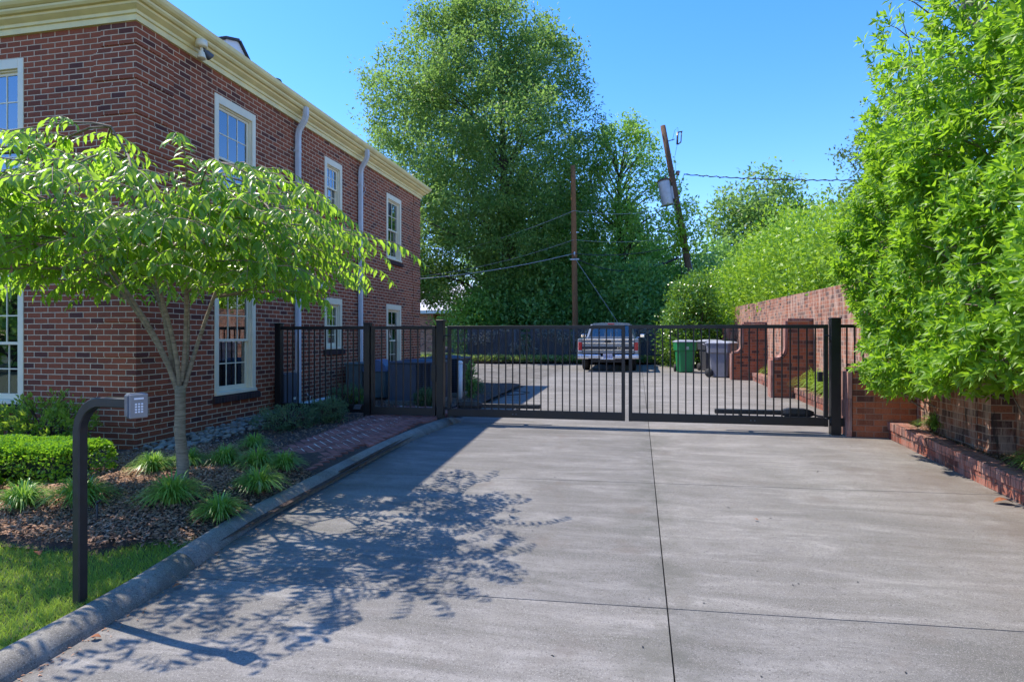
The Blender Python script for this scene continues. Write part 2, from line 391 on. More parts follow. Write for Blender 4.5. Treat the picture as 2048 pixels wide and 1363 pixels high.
def np_mesh(name, V, pat, k, n, mat, parent=None, rnd=None, origin=None):
    """V (n*k,3); pat = list of faces over k verts, repeated n times"""
    me = bpy.data.meshes.new(name); V = np.asarray(V, dtype=np.float64).reshape(-1, 3)
    if parent is not None:
        org = np.zeros(3); q = parent
        while q is not None: org = org+np.array(q.location); q = q.parent
        loc = (0, 0, 0)
    else:
        org = np.array(origin if origin is not None else (V[:, 0].mean(), V[:, 1].mean(), V[:, 2].min())); loc = tuple(org)
    V = V-org
    flat = np.concatenate([np.array(f) for f in pat]); tot = np.array([len(f) for f in pat])
    loops = (flat[None, :]+(np.arange(n)*k)[:, None]).ravel(); tots = np.tile(tot, n)
    starts = np.concatenate([[0], np.cumsum(tots)[:-1]])
    me.vertices.add(len(V)); me.vertices.foreach_set('co', V.ravel().astype(np.float32))
    me.loops.add(len(loops)); me.loops.foreach_set('vertex_index', loops.astype(np.int32))
    me.polygons.add(len(tots)); me.polygons.foreach_set('loop_start', starts.astype(np.int32))
    try: me.polygons.foreach_set('loop_total', tots.astype(np.int32))
    except Exception: pass
    if rnd is None: rnd = RS.rand(n)
    a = me.attributes.new('rnd', 'FLOAT', 'POINT'); a.data.foreach_set('value', np.repeat(rnd, k).astype(np.float32))
    me.update(calc_edges=True); me.materials.append(mat)
    o = bpy.data.objects.new(name, me); col.objects.link(o); o.location = loc
    if parent is not None: o.parent = parent
    return o

def norm(a): return a/np.maximum(1e-9, np.linalg.norm(a, axis=-1, keepdims=True))
# a leaf with a folded midrib; coordinates (along, across, up)
LEAF8 = (np.array([(0,0,0), (.28,.42,.07), (.62,.40,.02), (.35,0,-.02), (.70,0,-.07), (.28,-.42,.07), (.62,-.40,.02), (1,0,-.20)]),
         [(0,3,1), (3,4,2,1), (4,7,2), (0,5,3), (3,5,6,4), (4,6,7)])
LEAF5 = (np.array([(0,0,0), (.45,.5,.08), (.5,0,-.03), (.45,-.5,.08), (1,0,-.12)]), [(0,2,1), (2,4,1), (0,3,2), (2,3,4)])
LEAF4 = (np.array([(0,0,0), (.5,.5,.06), (1,0,0), (.5,-.5,.06)]), [(0,3,2,1)])
def leaves(name, P, D, U, L, W, mat, kind=LEAF4, parent=None, rnd=None, origin=None):
    P = np.asarray(P, float); D = norm(np.asarray(D, float)); U = np.asarray(U, float); n = len(P)
    S = norm(np.cross(D, U)+1e-6); U = np.cross(S, D)
    L = np.broadcast_to(L, (n,)); W = np.broadcast_to(W, (n,))
    T, pat = kind; k = len(T)
    V = (P[:, None, :]+D[:, None, :]*(T[None, :, 0]*L[:, None])[..., None]+S[:, None, :]*(T[None, :, 1]*W[:, None])[..., None]
         + U[:, None, :]*(T[None, :, 2]*L[:, None])[..., None])
    return np_mesh(name, V, pat, k, n, mat, parent, rnd, origin)
def rdir(n): return norm(RS.normal(size=(n, 3)))

# ================================================================== SETTING
def sheet(name, xs, ys, zf, mat, kind='structure', origin=None, parent=None):
    V = [(x, y, zf(x, y)) for y in ys for x in xs]; nx = len(xs)
    F = [(j*nx+i, j*nx+i+1, (j+1)*nx+i+1, (j+1)*nx+i) for j in range(len(ys)-1) for i in range(nx-1)]
    m = MB(); m.add(V, F, True); o = m.build(name, mat, parent, origin=origin or (0, 0, 0), recalc=False)
    if kind: o['kind'] = kind
    return o
YS = [-400, -60, -20, -8, 0, 4, 8.75, 14, 20, 27, 40, 80, 400]
sheet('ground', [-400, -60, -15, 0, 15, 60, 400], YS, lambda x, y: gz(max(-20, y))-.09-(.0 if y > -20 else 0), M['soil'])
# the concrete drive: slabs with open joints over a dirt filled bed
sheet('drive_bed', [-14.5, -3.02, 3.6], [-12, 0, 8.75, 15, 25.0], lambda x, y: gz(y)-.02, M['joint'])
def skew(x, y): return y+.05*(x-.16)
def slab_mesh(m, x0, x1, y0, y1, g=.004):
    nx = max(2, int((x1-x0)/.9)); ny = max(2, int((y1-y0)/.9)); V = []
    for j in range(ny+1):
        for i in range(nx+1):
            x = x0+g+(x1-x0-2*g)*i/nx; yy = y0+g+(y1-y0-2*g)*j/ny; y = skew(x, yy)
            V.append((x, y, gz(y)))
    F = [(j*(nx+1)+i, j*(nx+1)+i+1, (j+1)*(nx+1)+i+1, (j+1)*(nx+1)+i) for j in range(ny) for i in range(nx)]
    m.add(V, F, False)
    b = len(m.v)
    ring = [j*(nx+1) for j in range(ny, -1, -1)]+[i for i in range(1, nx+1)]+[j*(nx+1)+nx for j in range(1, ny+1)]+[ny*(nx+1)+i for i in range(nx-1, 0, -1)]
    RV = [V[i] for i in ring]; m.add(RV+[(a, c, d-.03) for a, c, d in RV], [(i, (i+1) % len(ring), len(ring)+(i+1) % len(ring), len(ring)+i) for i in range(len(ring))])
m = MB()
yj = [-9, -4.6, -1.8, .85, 3.43, 5.95, 8.62]
for a, b in zip(yj[:-1], yj[1:]):
    slab_mesh(m, -2.98, .16, a, b); slab_mesh(m, .16, 3.6, a, b)
for a, b in zip([8.62, 11.9, 15.2, 18.5, 21.8], [11.9, 15.2, 18.5, 21.8, 24.9]):
    slab_mesh(m, -2.75, .16, a, b); slab_mesh(m, .16, 3.6, a, b)
    if a > 14: slab_mesh(m, -8, -2.75, a, b); slab_mesh(m, -14.4, -8, a, b)
dr = m.build('driveway', M['concrete'], origin=(0, 0, 0)); dr['kind'] = 'structure'

# curb : rounded roll curb along the left of the drive
def curbx(y):
    t = min(1, max(0, (y-6.4)/2.4)); q = min(1, max(0, (4.4-y)/1.7)); return -2.89+.24*t*t+.17*q*q*(3-2*q)
prof = [(.0, -.05), (.0, .006), (-.018, .036), (-.045, .064), (-.08, .082), (-.12, .088), (-.165, .082), (-.195, .062), (-.205, .036), (-.205, -.08)]
def curb_seg(m, y0, y1):
    n = max(2, int((y1-y0)/.35)); fr = []
    for i in range(n+1):
        y = y0+(y1-y0)*i/n; e = 0.
        fr.append(((curbx(y), y, gz(y)), (1, 0, 0), (0, 0, 1)))
    m.sweep(prof, fr, True, True, True)
m = MB()
for a, b in ((-8, -5), (-5, -2), (-2, .9), (.9, 3.42), (3.42, 6.0), (6.0, 8.66)): curb_seg(m, a+.003, b-.003)
# the tapered end of the curb at the gate
fr = []
for i in range(7):
    t = i/6; y = 8.663+.75*t; fr.append(((curbx(y)+.04*t, y, gz(y)-.10*t*t), (1, 0, 0), (0, 0, 1-.55*t)))
m.sweep(prof, fr, True, True, True)
tag(m.build('curb', M['curb'], origin=(-2.95, 3, 0)), kind='structure')

# lawn ground and planting bed ground
def bedz(x, y):
    b = gz(y)+.075
    d = math.hypot((x+4.0)/1.3, (y-4.5)/1.4); b += .11*math.exp(-d*d*1.3)
    b += .012*mnoise.noise(Vector((x*2.3, y*2.3, 0)))
    e = min(1, max(0, (curbx(y)-.19-x)/.25)); return gz(y)+.045+(b-gz(y)-.045)*e
def lawn_edge(x):   # y where lawn meets mulch
    return 3.5+.07*math.sin(x*2.1)+.05*mnoise.noise(Vector((x*1.7, 3, 0)))+.16*min(1, max(0, (x+3.6)/.4))
sheet('lawn_ground', [-60, -30, -15, -10, -8, -7]+[-6.4+.2*i for i in range(18)], [-30, -15, -6, -2, 0, 1, 2, 3, 3.7, 4.2], lambda x, y: gz(max(y, -20))+.045-(.05 if y > 3.8 and x > -8 else 0), M['soil'])
sheet('planting_bed_ground', [-14, -10, -8]+[-7+.16*i for i in range(26)]+[-2.86], [3.35+.18*i for i in range(66)], lambda x, y: bedz(x, y)-(.06 if y < lawn_edge(x) else 0)-(.02 if y > 9 else 0), M['mulchbase'])
sheet('planter_soil', [3.3, 3.7, 4.4, 9, 30], [-8, 0, 4, 8.6, 13, 18, 23.5, 26, 40], lambda x, y: gz(y)+.17-(.02 if y > 24 else 0), M['mulchbase'])
sheet('rear_bed_ground', [-16, -10, -5, 0, 3.3], [24.95, 25.6, 26.4, 28, 34], lambda x, y: gz(y)+.05, M['mulchbase'])

# brick path: herringbone clay pavers on sand
PX0, PX1, PY0, PY1 = -4.02, -3.20, 5.60, 9.9
sheet('path_sand', [PX0, PX1-.06], [PY0, 7, 8.75, PY1], lambda x, y: gz(y)+.083, M['sand'])
sheet('path_edge_soil', [PX1-.059, PX1+.30], [PY0, 7, 8.75, PY1], lambda x, y: gz(y)+.062, M['mulchbase'])
m = MB(); a_, b_ = .2, .1
rot = R(45)
for i in range(-60, 60):
    for j in range(-60, 60):
        for h in (0, 1):
            # herringbone cell: horizontal bricks step diagonally
            u0 = i*b_+j*2*b_*1.0; v0 = i*b_-0*j
            if h == 0: x0, y0, x1, y1 = i*b_+j*4*b_, i*b_, i*b_+j*4*b_+a_, i*b_+b_
            else: x0, y0, x1, y1 = i*b_+j*4*b_-b_, i*b_, i*b_+j*4*b_, i*b_+a_
            cx, cy = (x0+x1)/2, (y0+y1)/2
            if abs(cx) > 5 or abs(cy) > 5: continue
            gx = -3.6+cx*math.cos(rot)-cy*math.sin(rot); gy = 7.6+cx*math.sin(rot)+cy*math.cos(rot)
            if not (PX0+.02 < gx < PX1+.30 and PY0+.04 < gy < PY1-.03): continue
            if gx > curbx(gy)-.255: continue
            z = gz(gy)+.084+random.uniform(-.0025, .0025)
            mt = Matrix.Translation((gx, gy, z)) @ Matrix.Rotation(rot+random.uniform(-.012, .012), 4, 'Z') @ Matrix.Rotation(random.uniform(-.008, .008), 4, 'X')
            g = random.uniform(.004, .0075)
            m.box(-(x1-x0)/2+g, (x1-x0)/2-g, -(y1-y0)/2+g, (y1-y0)/2-g, -.05, .006, .004, mt)
# soldier edging
y = PY0
for x in np.arange(PX0+.0, PX1+.02, .105):
    m.box(x, x+.097, PY0-.1, PY0+.06, gz(PY0)+.04, gz(PY0)+.088, .004)
tag(m.build('brick_path', M['paver'], origin=(-3.6, 7.6, .2)), kind='structure')

# ================================================================== HOUSE
HX, HY, HY2, HX2 = -5.73, 6.06, 15.5, -19.0
ZT = 5.30   # top of brick
ho = empty('brick_house', (HX, HY, 0), 'two storey dark red brick house with cream cornice and white sash windows', 'house')
side_w = [(7.40, 8.32, 3.38, 4.98, 3), (10.42, 11.10, 4.02, 4.98, 3), (13.28, 14.17, 3.42, 4.96, 2),
          (7.40, 8.32, .78, 2.42, 3), (10.42, 11.10, 1.36, 2.34, 3), (13.28, 14.17, .74, 2.36, 2)]
front_w = [(-8.32, -7.33, 3.40, 5.0, 4), (-8.32, -7.33, .78, 2.36, 4), (-12.3, -11.3, 3.40, 5.0, 4), (-12.3, -11.3, .78, 2.36, 4)]
def wallface(m, axis, const, a0, a1, z0, z1, ops, depth):
    As = sorted({a0, a1, *[o[0] for o in ops], *[o[1] for o in ops]}); Zs = sorted({z0, z1, *[o[2] for o in ops], *[o[3] for o in ops]})
    P = (lambda a, d, z: (const-d, a, z)) if axis == 'x' else (lambda a, d, z: (a, const+d, z))
    for i in range(len(As)-1):
        for j in range(len(Zs)-1):
            ca, cz = (As[i]+As[i+1])/2, (Zs[j]+Zs[j+1])/2
            if any(o[0] < ca < o[1] and o[2] < cz < o[3] for o in ops): continue
            m.quad(P(As[i], 0, Zs[j]), P(As[i+1], 0, Zs[j]), P(As[i+1], 0, Zs[j+1]), P(As[i], 0, Zs[j+1]))
    for o in ops:
        c = [(o[0], o[2]), (o[1], o[2]), (o[1], o[3]), (o[0], o[3])]
        for q in range(4):
            p, r = c[q], c[(q+1) % 4]; m.quad(P(p[0], 0, p[1]), P(r[0], 0, r[1]), P(r[0], depth, r[1]), P(p[0], depth, p[1]))
m = MB()
wallface(m, 'x', HX, HY, HY2, 0, ZT, side_w, .11)
wallface(m, 'y', HY, HX2, HX, 0, ZT, front_w, .11)
m.quad((HX, HY2, 0), (HX2, HY2, 0), (HX2, HY2, ZT), (HX, HY2, ZT)); m.quad((HX2, HY, 0), (HX2, HY2, 0), (HX2, HY2, ZT), (HX2, HY, ZT))
# quoins: five proud courses and one recessed, alternately wide and narrow
c = .0677; z = 5.0; k = 0
ztop = 5.30
zz = ztop-.0677*3.6
q0 = ztop
while q0 > .1:
    q1 = max(0.02, q0-5*c) if k else ztop-4*c+.0
    wd = (.477 if k % 2 == 0 else .575)
    pr = .013
    m.box(HX-wd, HX, HY-pr, HY-.0005, q1, q0); m.box(HX, HX+pr, HY-pr, HY+wd, q1, q0)
    m.box(HX+.0005, HX+pr, HY2-wd, HY2+pr, q1, q0)
    q0 = q1-c; k += 1
m.box(HX2, HX+.02, HY-.02, HY-.001, 0, .23); m.box(HX+.001, HX+.0201, HY-.0199, HY2, 0, .23)
m.build('wall', M['brick'], ho)
m = MB(); m.box(HX2+.3, HX-.9, HY+.95, HY2-.3, .02, 5.2); m.build('dark_room_filler', M['dark'], ho)  # near-black box behind the windows: dark of the unlit rooms put into colour
# cornice
def cornice(m, prof):
    o = .0
    # prof: (outward, z) closed ; mitred at corners
    pts = [(HX2, HY, (0, -1)), (HX, HY, (1, -1)), (HX, HY2, (1, 1)), (HX2, HY2, (0, 1))]
    fr = [((x, y, 0), (d[0], d[1], 0), (0, 0, 1)) for x, y, d in pts]
    m.sweep(prof, fr, True, True, False)
m = MB()
cornice(m, [(.004, 5.28), (.035, 5.28), (.04, 5.345), (.06, 5.352), (.065, 5.385), (.09, 5.40), (.125, 5.425), (.13, 5.45), (.165, 5.455), (.185, 5.478), (.19, 5.50), (.004, 5.50)])
m.build('cornice', M['cream'], ho)
m = MB()
cornice(m, [(.0, 5.503), (.172, 5.503), (.195, 5.508), (.222, 5.525), (.242, 5.553), (.25, 5.585), (.252, 5.60), (.236, 5.60), (.232, 5.575), (.0, 5.56)])
m.build('gutter', M['cream'], ho)
# roof with a small gable dormer and vents
m = MB(); e = .23
A = [(HX2-e, HY-e, 5.585), (HX+e, HY-e, 5.585), (HX+e, HY2+e, 5.585), (HX2-e, HY2+e, 5.585)]; r0, r1 = (HX-4.9, (HY+HY2)/2, 7.6), (HX2+4.9, (HY+HY2)/2, 7.6)
m.add(A+[r0, r1], [(0, 1, 4, 5), (1, 2, 4), (2, 3, 5, 4), (3, 0, 5), (0, 3, 2, 1)]); roof = m.build('roof', M['shingle'], ho)
m = MB()   # ridge vent housing showing over the eave
yy = 10.08; xx = -7.3; up = .12
m.prism([(yy-.34, 5.9), (yy-.34, 6.88+up), (yy, 6.98+up), (yy+.36, 6.70+up), (yy+.36, 5.9)], 'x', xx-.35, xx)
m.build('dormer', M['flash'], roof)
m = MB(); m.box(xx-.39, xx+.045, -.40, .0, 0, .045, .004, Matrix.Translation((0, yy, 6.985+up)) @ Matrix.Rotation(R(19), 4, 'X'))
m.box(xx-.39, xx+.045, 0, .52, 0, .045, .004, Matrix.Translation((0, yy, 6.985+up)) @ Matrix.Rotation(R(-40), 4, 'X')); m.build('dormer_roof', M['shingle'], roof)
m = MB(); m.tube([(-6.8, 10.5, 5.9), (-6.8, 10.5, 6.46)], .06, 10); m.lathe((-6.8, 10.5, 6.46), [(.001, .07), (.11, .06), (.13, .0), (.001, -.001)], 12); m.build('roof_vent', M['blacktrim'], roof)
# windows
def window(axis, const, a0, a1, z0, z1, cols, curtain=None, rows=2, blind=None):
    def B(m, p, q, d0, d1, u, v, bev=.003):
        if axis == 'x': m.box(const-d1, const-d0, p, q, u, v, bev)
        else: m.box(p, q, const+d0, const+d1, u, v, bev)
    fr = MB(); fw = .085; hd = .12
    B(fr, a0, a0+fw, -.012, .10, z0+.05, z1, .004); B(fr, a1-fw, a1, -.012, .10, z0+.05, z1, .004)
    B(fr, a0+fw, a1-fw, -.012, .10, z1-hd, z1, .004)
    B(fr, a0+fw, a0+fw+.02, .02, .10, z0+.05, z1-hd); B(fr, a1-fw-.02, a1-fw, .02, .10, z0+.05, z1-hd); B(fr, a0+fw+.02, a1-fw-.02, .02, .1, z1-hd-.02, z1-hd)
    o = fr.build('window', M['white'], ho)
    s = MB(); B(s, a0+.002, a1-.002, -.035, .10, z0, z0+.05, .006); s.build('sill', M['white'], o)
    b0, b1 = a0+fw+.02, a1-fw-.02; c0, c1 = z0+.05, z1-hd-.02; zm = (c0+c1)/2
    for (u, v, d) in ((zm-.02, c1, .045), (c0, zm+.02, .072)):
        s = MB(); st = .042
        B(s, b0, b0+st, d, d+.028, u, v); B(s, b1-st, b1, d, d+.028, u, v)
        B(s, b0+st, b1-st, d+.001, d+.027, v-.036, v); B(s, b0+st, b1-st, d+.001, d+.027, u, u+(.07 if u == c0 else .036))
        ub = u+(.07 if u == c0 else .036)
        for i in range(1, cols):
            x = b0+st+(b1-b0-2*st)*i/cols; B(s, x-.008, x+.008, d+.004, d+.022, ub, v-.036, .002)
        for i in range(1, rows):
            y = ub+(v-.036-ub)*i/rows; B(s, b0+st, b1-st, d+.005, d+.021, y-.008, y+.008, .002)
        s.build('sash', M['white'], o)
        g = MB(); B(g, b0+st-.004, b1-st+.004, d+.0115, d+.0135, ub-.004, v-.032, 0); g.build('pane', M['glass'], o)
    def cloth(mat, u, v, d, amp=.018, p=b0-.05, q=b1+.05, waves=9):
        n = 60; V = []
        for i in range(n+1):
            a = p+(q-p)*i/n; dd = d+amp*math.sin(i/n*waves*2*math.pi)+amp*.4*math.sin(i*1.7)
            for zc in (u, v): V.append((const-dd, a, zc) if axis == 'x' else (a, const+dd, zc))
        s = MB(); s.add(V, [(2*i, 2*i+2, 2*i+3, 2*i+1) for i in range(n)], True); s.build('curtain', mat, o)
    if curtain == 'full': cloth(M['curtain'], z0, z1, .2)
    if curtain == 'top': cloth(M['curtain'], z0+.1, z1, .24, .03, b0-.05, b0+.16); cloth(M['curtain'], z0+.1, z1, .24, .03, b1-.14, b1+.05)
    if curtain == 'valance': cloth(M['curtain_dark'], z0+.35, z0+.98, .22, .025); cloth(M['blind'], z0, z0+.36, .27, .004)
    # sloped rowlock sill of dark brick
    s = MB(); pa, pb = a0-.04, a1+.07
    if axis == 'x': s.add([(const+.0, pa, z0-.004), (const+.045, pa, z0-.018), (const+.045, pa, z0-.10), (const, pa, z0-.11), (const, pb, z0-.004), (const+.045, pb, z0-.018), (const+.045, pb, z0-.10), (const, pb, z0-.11)],
                            [(0, 1, 2, 3), (4, 7, 6, 5), (0, 4, 5, 1), (1, 5, 6, 2), (2, 6, 7, 3)])
    else: s.add([(pa, const, z0-.004), (pa, const-.045, z0-.018), (pa, const-.045, z0-.10), (pa, const, z0-.11), (pb, const, z0-.004), (pb, const-.045, z0-.018), (pb, const-.045, z0-.10), (pb, const, z0-.11)],
                [(0, 1, 2, 3), (4, 7, 6, 5), (0, 4, 5, 1), (1, 5, 6, 2), (2, 6, 7, 3)])
    s.build('brick_sill', M['sill_brick'], o)
for i, (a, b, u, v, cn) in enumerate(side_w):
    window('x', HX, a, b, u, v, cn, {0: 'full', 1: 'top', 2: 'full', 3: 'valance', 4: 'top', 5: 'top'}[i])
for i, (a, b, u, v, cn) in enumerate(front_w): window('y', HY, a, b, u, v, cn, 'top')
# downspouts
for y in (9.42, 11.81):
    m = MB(); x0 = HX+.06
    p = [(HX+.205, y, 5.50), (HX+.205, y, 5.36), (HX+.18, y, 5.28), (x0+.02, y, 5.12), (x0, y, 5.02), (x0, y, 4.6), (x0, y, .42), (x0+.02, y, .38), (x0+.16, y, .33)]
    V = []
    pr = []
    for t in range(20):
        th = 2*math.pi*t/20; rr = .040+.004*math.cos(th*10); cx = max(-1, min(1, 1.35*math.cos(th))); cy = max(-1, min(1, 1.35*math.sin(th))); pr.append((cx*rr*.9, cy*rr))
    P_ = [Vector(q) for q in p]; fr = []
    for i, q in enumerate(P_):
        t = (P_[min(i+1, len(P_)-1)]-P_[max(i-1, 0)]).normalized(); b = Vector((0, 1, 0)); a = t.cross(b).normalized(); fr.append((q, a, b))
    m.sweep(pr, fr, True, True, False)
    ds = m.build('downspout', M['dspout'], ho)
    for z in (4.75, 2.9, 1.0):
        m = MB(); m.box(HX+.0, HX+.104, y-.046, y+.046, z, z+.03, .002); m.build('strap', M['dspout'], ds)
# flood light under cornice
m = MB(); fx, fy, fz = HX+.155, 6.93, 5.40
m.lathe((fx+.02, fy, fz), [(.001, .06), (.07, .05), (.075, -.02), (.065, -.035), (.001, -.035)], 20); fl = m.build('flood_light', M['white'], ho)
for (dx, dy, dz, mt) in ((.06, -.05, -.8, M['white']), (.25, .75, -.55, M['gray'])):
    d = Vector((dx, dy, dz)).normalized(); m = MB(); b = Vector((fx+.02, fy, fz-.03))
    rt = d.to_track_quat('Z', 'Y').to_matrix()
    m.lathe(b, [(.001, 0), (.02, .0), (.022, .06), (.035, .075), (.055, .15), (.052, .16), (.001, .155)], 18, True, rt); m.build('lamp', mt, fl)
# vent hood, wall box, conduit
m = MB(); m.prism([(HX+.003, 2.63), (HX+.003, 2.47), (HX+.13, 2.47), (HX+.13, 2.50)], 'y', 10.12, 10.34); m.build('vent_hood', M['white'], ho)
m = MB(); m.box(HX+.003, HX+.15, 8.86, 9.24, .50, 1.0, .008); eb = m.build('meter_box', M['gray'], ho)
m = MB(); m.box(HX+.151, HX+.154, 9.10, 9.20, .56, .60); m.build('sticker', M['white'], eb)
m = MB(); m.box(HX+.02, HX+.09, 8.81, 8.859, .44, .86, .004); m.build('junction_box', M['blacktrim'], eb)
m = MB(); m.tube([(HX+.06, 9.5, .44), (HX+.06, 11.7, .46)], .032, 10); m.tube([(HX+.05, 9.8, .47), (HX+.1, 9.75, .55), (HX+.05, 9.72, .60)], .008, 6); m.build('drain_pipe', M['pvc'], ho)
m = MB(); m.tube([(HX+.012, 12.02, 5.25), (HX+.012, 12.04, 4.9), (HX+.014, 12.15, 4.75), (HX+.012, 12.02, 4.6), (HX+.012, 12.02, .6)], .006, 5); m.build('cable', M['dspout'], ho)

# ================================================================== FENCE + GATES
FY = 8.75; GB = .31
def post(x, z1, w, label, z0=None):
    t = empty('gate_post', (x, FY, GB), label, 'gate post', 'black steel posts of the gate line')
    m = MB(); m.box(x-w/2, x+w/2, FY-w/2, FY+w/2, GB-.1 if z0 is None else z0, z1, .004); m.build('shaft', M['black'], t)
    m = MB(); m.box(x-w/2-.008, x+w/2+.008, FY-w/2-.008, FY+w/2+.008, z1, z1+.02, .005); m.build('cap', M['black'], t); return t
post(-5.60, 1.80, .10, 'black steel post against the brick house wall at the left end of the fence')
post(-4.08, 1.80, .10, 'black steel post between the small fence panel and the walkway gate')
p3 = post(-2.90, 1.835, .11, 'tall black steel hinge post at the end of the concrete curb')
p4 = post(2.56, 1.835, .12, 'tall black steel hinge post beside the curved brick pier')
def railing(t, x0, x1, n, zt=1.765, zb0=.415, zb1=.53, stile=.05, bw=.0175, yo=0):
    y = FY+yo
    m = MB(); m.box(x0, x1, y-.025, y+.025, zt-.05, zt, .003); m.build('top_rail', M['black'], t)
    m = MB(); m.box(x0, x1, y-.024, y+.024, zb0, zb1, .003); m.build('bottom_rail', M['black'], t)
    if stile:
        for a in (x0, x1-stile):
            m = MB(); m.box(a, a+stile, y-.0255, y+.0255, zb0-.002, zt+.001, .003); m.build('stile', M['black'], t)
    i0 = x0+stile; i1 = x1-stile
    for i in range(n):
        x = i0+(i1-i0)*(i+1)/(n+1); m = MB(); m.box(x-bw/2, x+bw/2, y-bw/2, y+bw/2, zb1, zt-.05, .002); m.build('baluster', M['black'], t)
t = empty('fence_panel', ((-5.55-4.13)/2, FY, GB), 'short black railing panel between the house wall and the walkway gate', 'fence panel')
railing(t, -5.548, -4.132, 14, stile=0, zb0=.43, zb1=.55)
t = empty('walkway_gate', (-3.5, FY, GB), 'narrow black pedestrian gate across the brick path', 'gate')
railing(t, -4.02, -2.98, 7, zb0=.41, zb1=.53)
m = MB(); m.box(-3.04, -2.962, FY-.05, FY+.05, .93, 1.17, .004); m.build('lock_box', M['black'], t)
for z in (.65, 1.6):
    m = MB(); m.box(-4.03, -4.02, FY-.02, FY+.02, z, z+.09, .002); m.build('hinge', M['black'], t)
tag(MB().prism([(-4.30, .485), (-4.18, .485), (-4.155, .56), (-4.27, .56)], 'y', FY-.06, FY-.026).build('solar_light', M['gray']), 'small grey wedge shaped light fixed to the bottom rail of the fence', 'light')
for (x0, x1, hx, sg, lab) in ((-2.79, -.172, -2.85, 1, 'left leaf of the wide black double driveway gate'), (-.122, 2.474, 2.5, -1, 'right leaf of the wide black double driveway gate, nearer the brick pier')):
    t = empty('driveway_gate', ((x0+x1)/2, FY, GB), lab, 'gate', 'leaves of the black double driveway gate')
    railing(t, x0, x1, 23)
    for z in (1.60, .50):
        m = MB(); y = FY+.0
        m.tube([(hx-.0*sg, y-.03, z-.06), (hx, y-.04, z), (hx+sg*.03, y-.035, z+.02), (x0+.05 if sg > 0 else x1-.05, y-.028, z+.02)], .009, 8)
        m.tube([(hx, y-.03, z-.07), (hx, y-.03, z+.02)], .016, 10); m.build('hinge', M['black'], t)
    xb = x0+.45 if sg > 0 else x1-.42
    for dx in (0, .05):
        m = MB(); m.tube([(xb+.55*sg+dx, FY-.024, .47), (xb+.55*sg+dx, FY-.034, .47)], .010, 8); m.build('bolt', M['gray'], t)
    # swing operator behind each leaf
    a = empty('gate_operator', (xb, FY+.12, .5), 'black arm operator with a rounded motor housing low behind the %s gate leaf' % ('left' if sg > 0 else 'right'), 'gate operator', 'swing gate operators')
    h0 = x0+.10 if sg > 0 else x1-.14
    m = MB(); yb = FY+.14
    pr = [(-.055, -.055), (.055, -.055), (.062, 0), (.05, .06), (-.05, .06), (-.062, 0)]
    fr = [((h0+sg*u, yb, .565), (0, s1, 0), (0, 0, s1)) for u, s1 in ((0, .45), (.05, .8), (.12, 1.05), (.30, 1.1), (.36, .9), (.40, .6))]
    m.sweep(pr, fr, True, True, False); m.build('motor_housing', M['blacktrim'], a)
    m = MB(); m.box(min(h0+sg*.38, h0+sg*1.28), max(h0+sg*.38, h0+sg*1.28), yb-.032, yb+.032, .535, .60, .008); m.build('actuator_tube', M['keypost'], a)
    m = MB(); m.tube([(h0, yb, .55), (h0-sg*.06, yb, .53), (hx, FY+.03, .53)], .014, 8); m.build('rear_bracket', M['black'], a)
    m = MB(); m.box(h0+sg*.95-.02, h0+sg*.95+.02, FY+.024, yb-.033, .50, .54, .003); m.build('front_bracket', M['black'], a)
m = MB(); m.box(2.38, 2.44, 8.84, 8.9, 1.0, 1.13, .004); m.build('control_box', M['blacktrim'], p4)
# small filler railing with its curved lower rail between post and pier
t = empty('filler_panel', (2.68, FY, GB), 'narrow black railing with a curved lower rail between hinge post and brick pier', 'fence panel')
m = MB(); m.box(2.622, 3.18, FY-.022, FY+.022, 1.72, 1.765, .003); m.build('top_rail', M['black'], t)
m = MB(); m.box(2.622, 2.715, FY-.022, FY+.022, .42, .53, .003); m.build('bottom_rail', M['black'], t)
arc = [(2.715, FY, 1.235)]+[(2.80+.30*math.sin(a), FY, 1.235+.42*(1-math.cos(a))) for a in [i*math.pi/2/8 for i in range(9)]]+[(3.10, FY, 1.72)]
m = MB(); m.tube(arc, .014, 6); m.build('curved_rail', M['black'], t)
for x in (2.705, 2.80, 2.90, 3.0):
    zb = .53 if x < 2.71 else 1.235+.42*(1-math.cos(math.asin(min(1, max(0, (x-2.8)/.30)))))
    m = MB(); m.box(x-.009, x+.009, FY-.009, FY+.009, zb, 1.72, .002); m.build('baluster', M['black'], t)

# keypad pedestal : square gooseneck turned towards the arriving driver
kx, ky = -2.965, 2.76; k0 = gz(ky)+.045; KA = R(-6); KX = Vector((math.cos(KA), math.sin(KA), 0)); KY = Vector((-math.sin(KA), math.cos(KA), 0))
t = empty('keypad_pedestal', (kx, ky, k0), 'dark gooseneck gate keypad pedestal standing in the grass behind the curb', 'keypad stand')
rc = .17; K0 = Vector((kx, ky, 0)); zb = 1.09; path = [K0+Vector((0, 0, k0-.1)), K0+Vector((0, 0, k0+.5)), K0+Vector((0, 0, zb))]
for i in range(1, 11):
    a = i*math.pi/2/10; path.append(K0+KX*(rc*(1-math.cos(a)))+Vector((0, 0, zb+rc*math.sin(a))))
path.append(K0+KX*(rc+.20)+Vector((0, 0, zb+rc)))
m = MB(); fr = []
for i, q in enumerate(path):
    tt = (path[min(i+1, len(path)-1)]-path[max(i-1, 0)]).normalized(); a = tt.cross(KY).normalized(); fr.append((q, a, KY))
hw = .026; bv = .005
m.sweep([(-hw+bv, -hw), (hw-bv, -hw), (hw, -hw+bv), (hw, hw-bv), (hw-bv, hw), (-hw+bv, hw), (-hw, hw-bv), (-hw, -hw+bv)], fr)
m.build('post', M['keypost'], t)
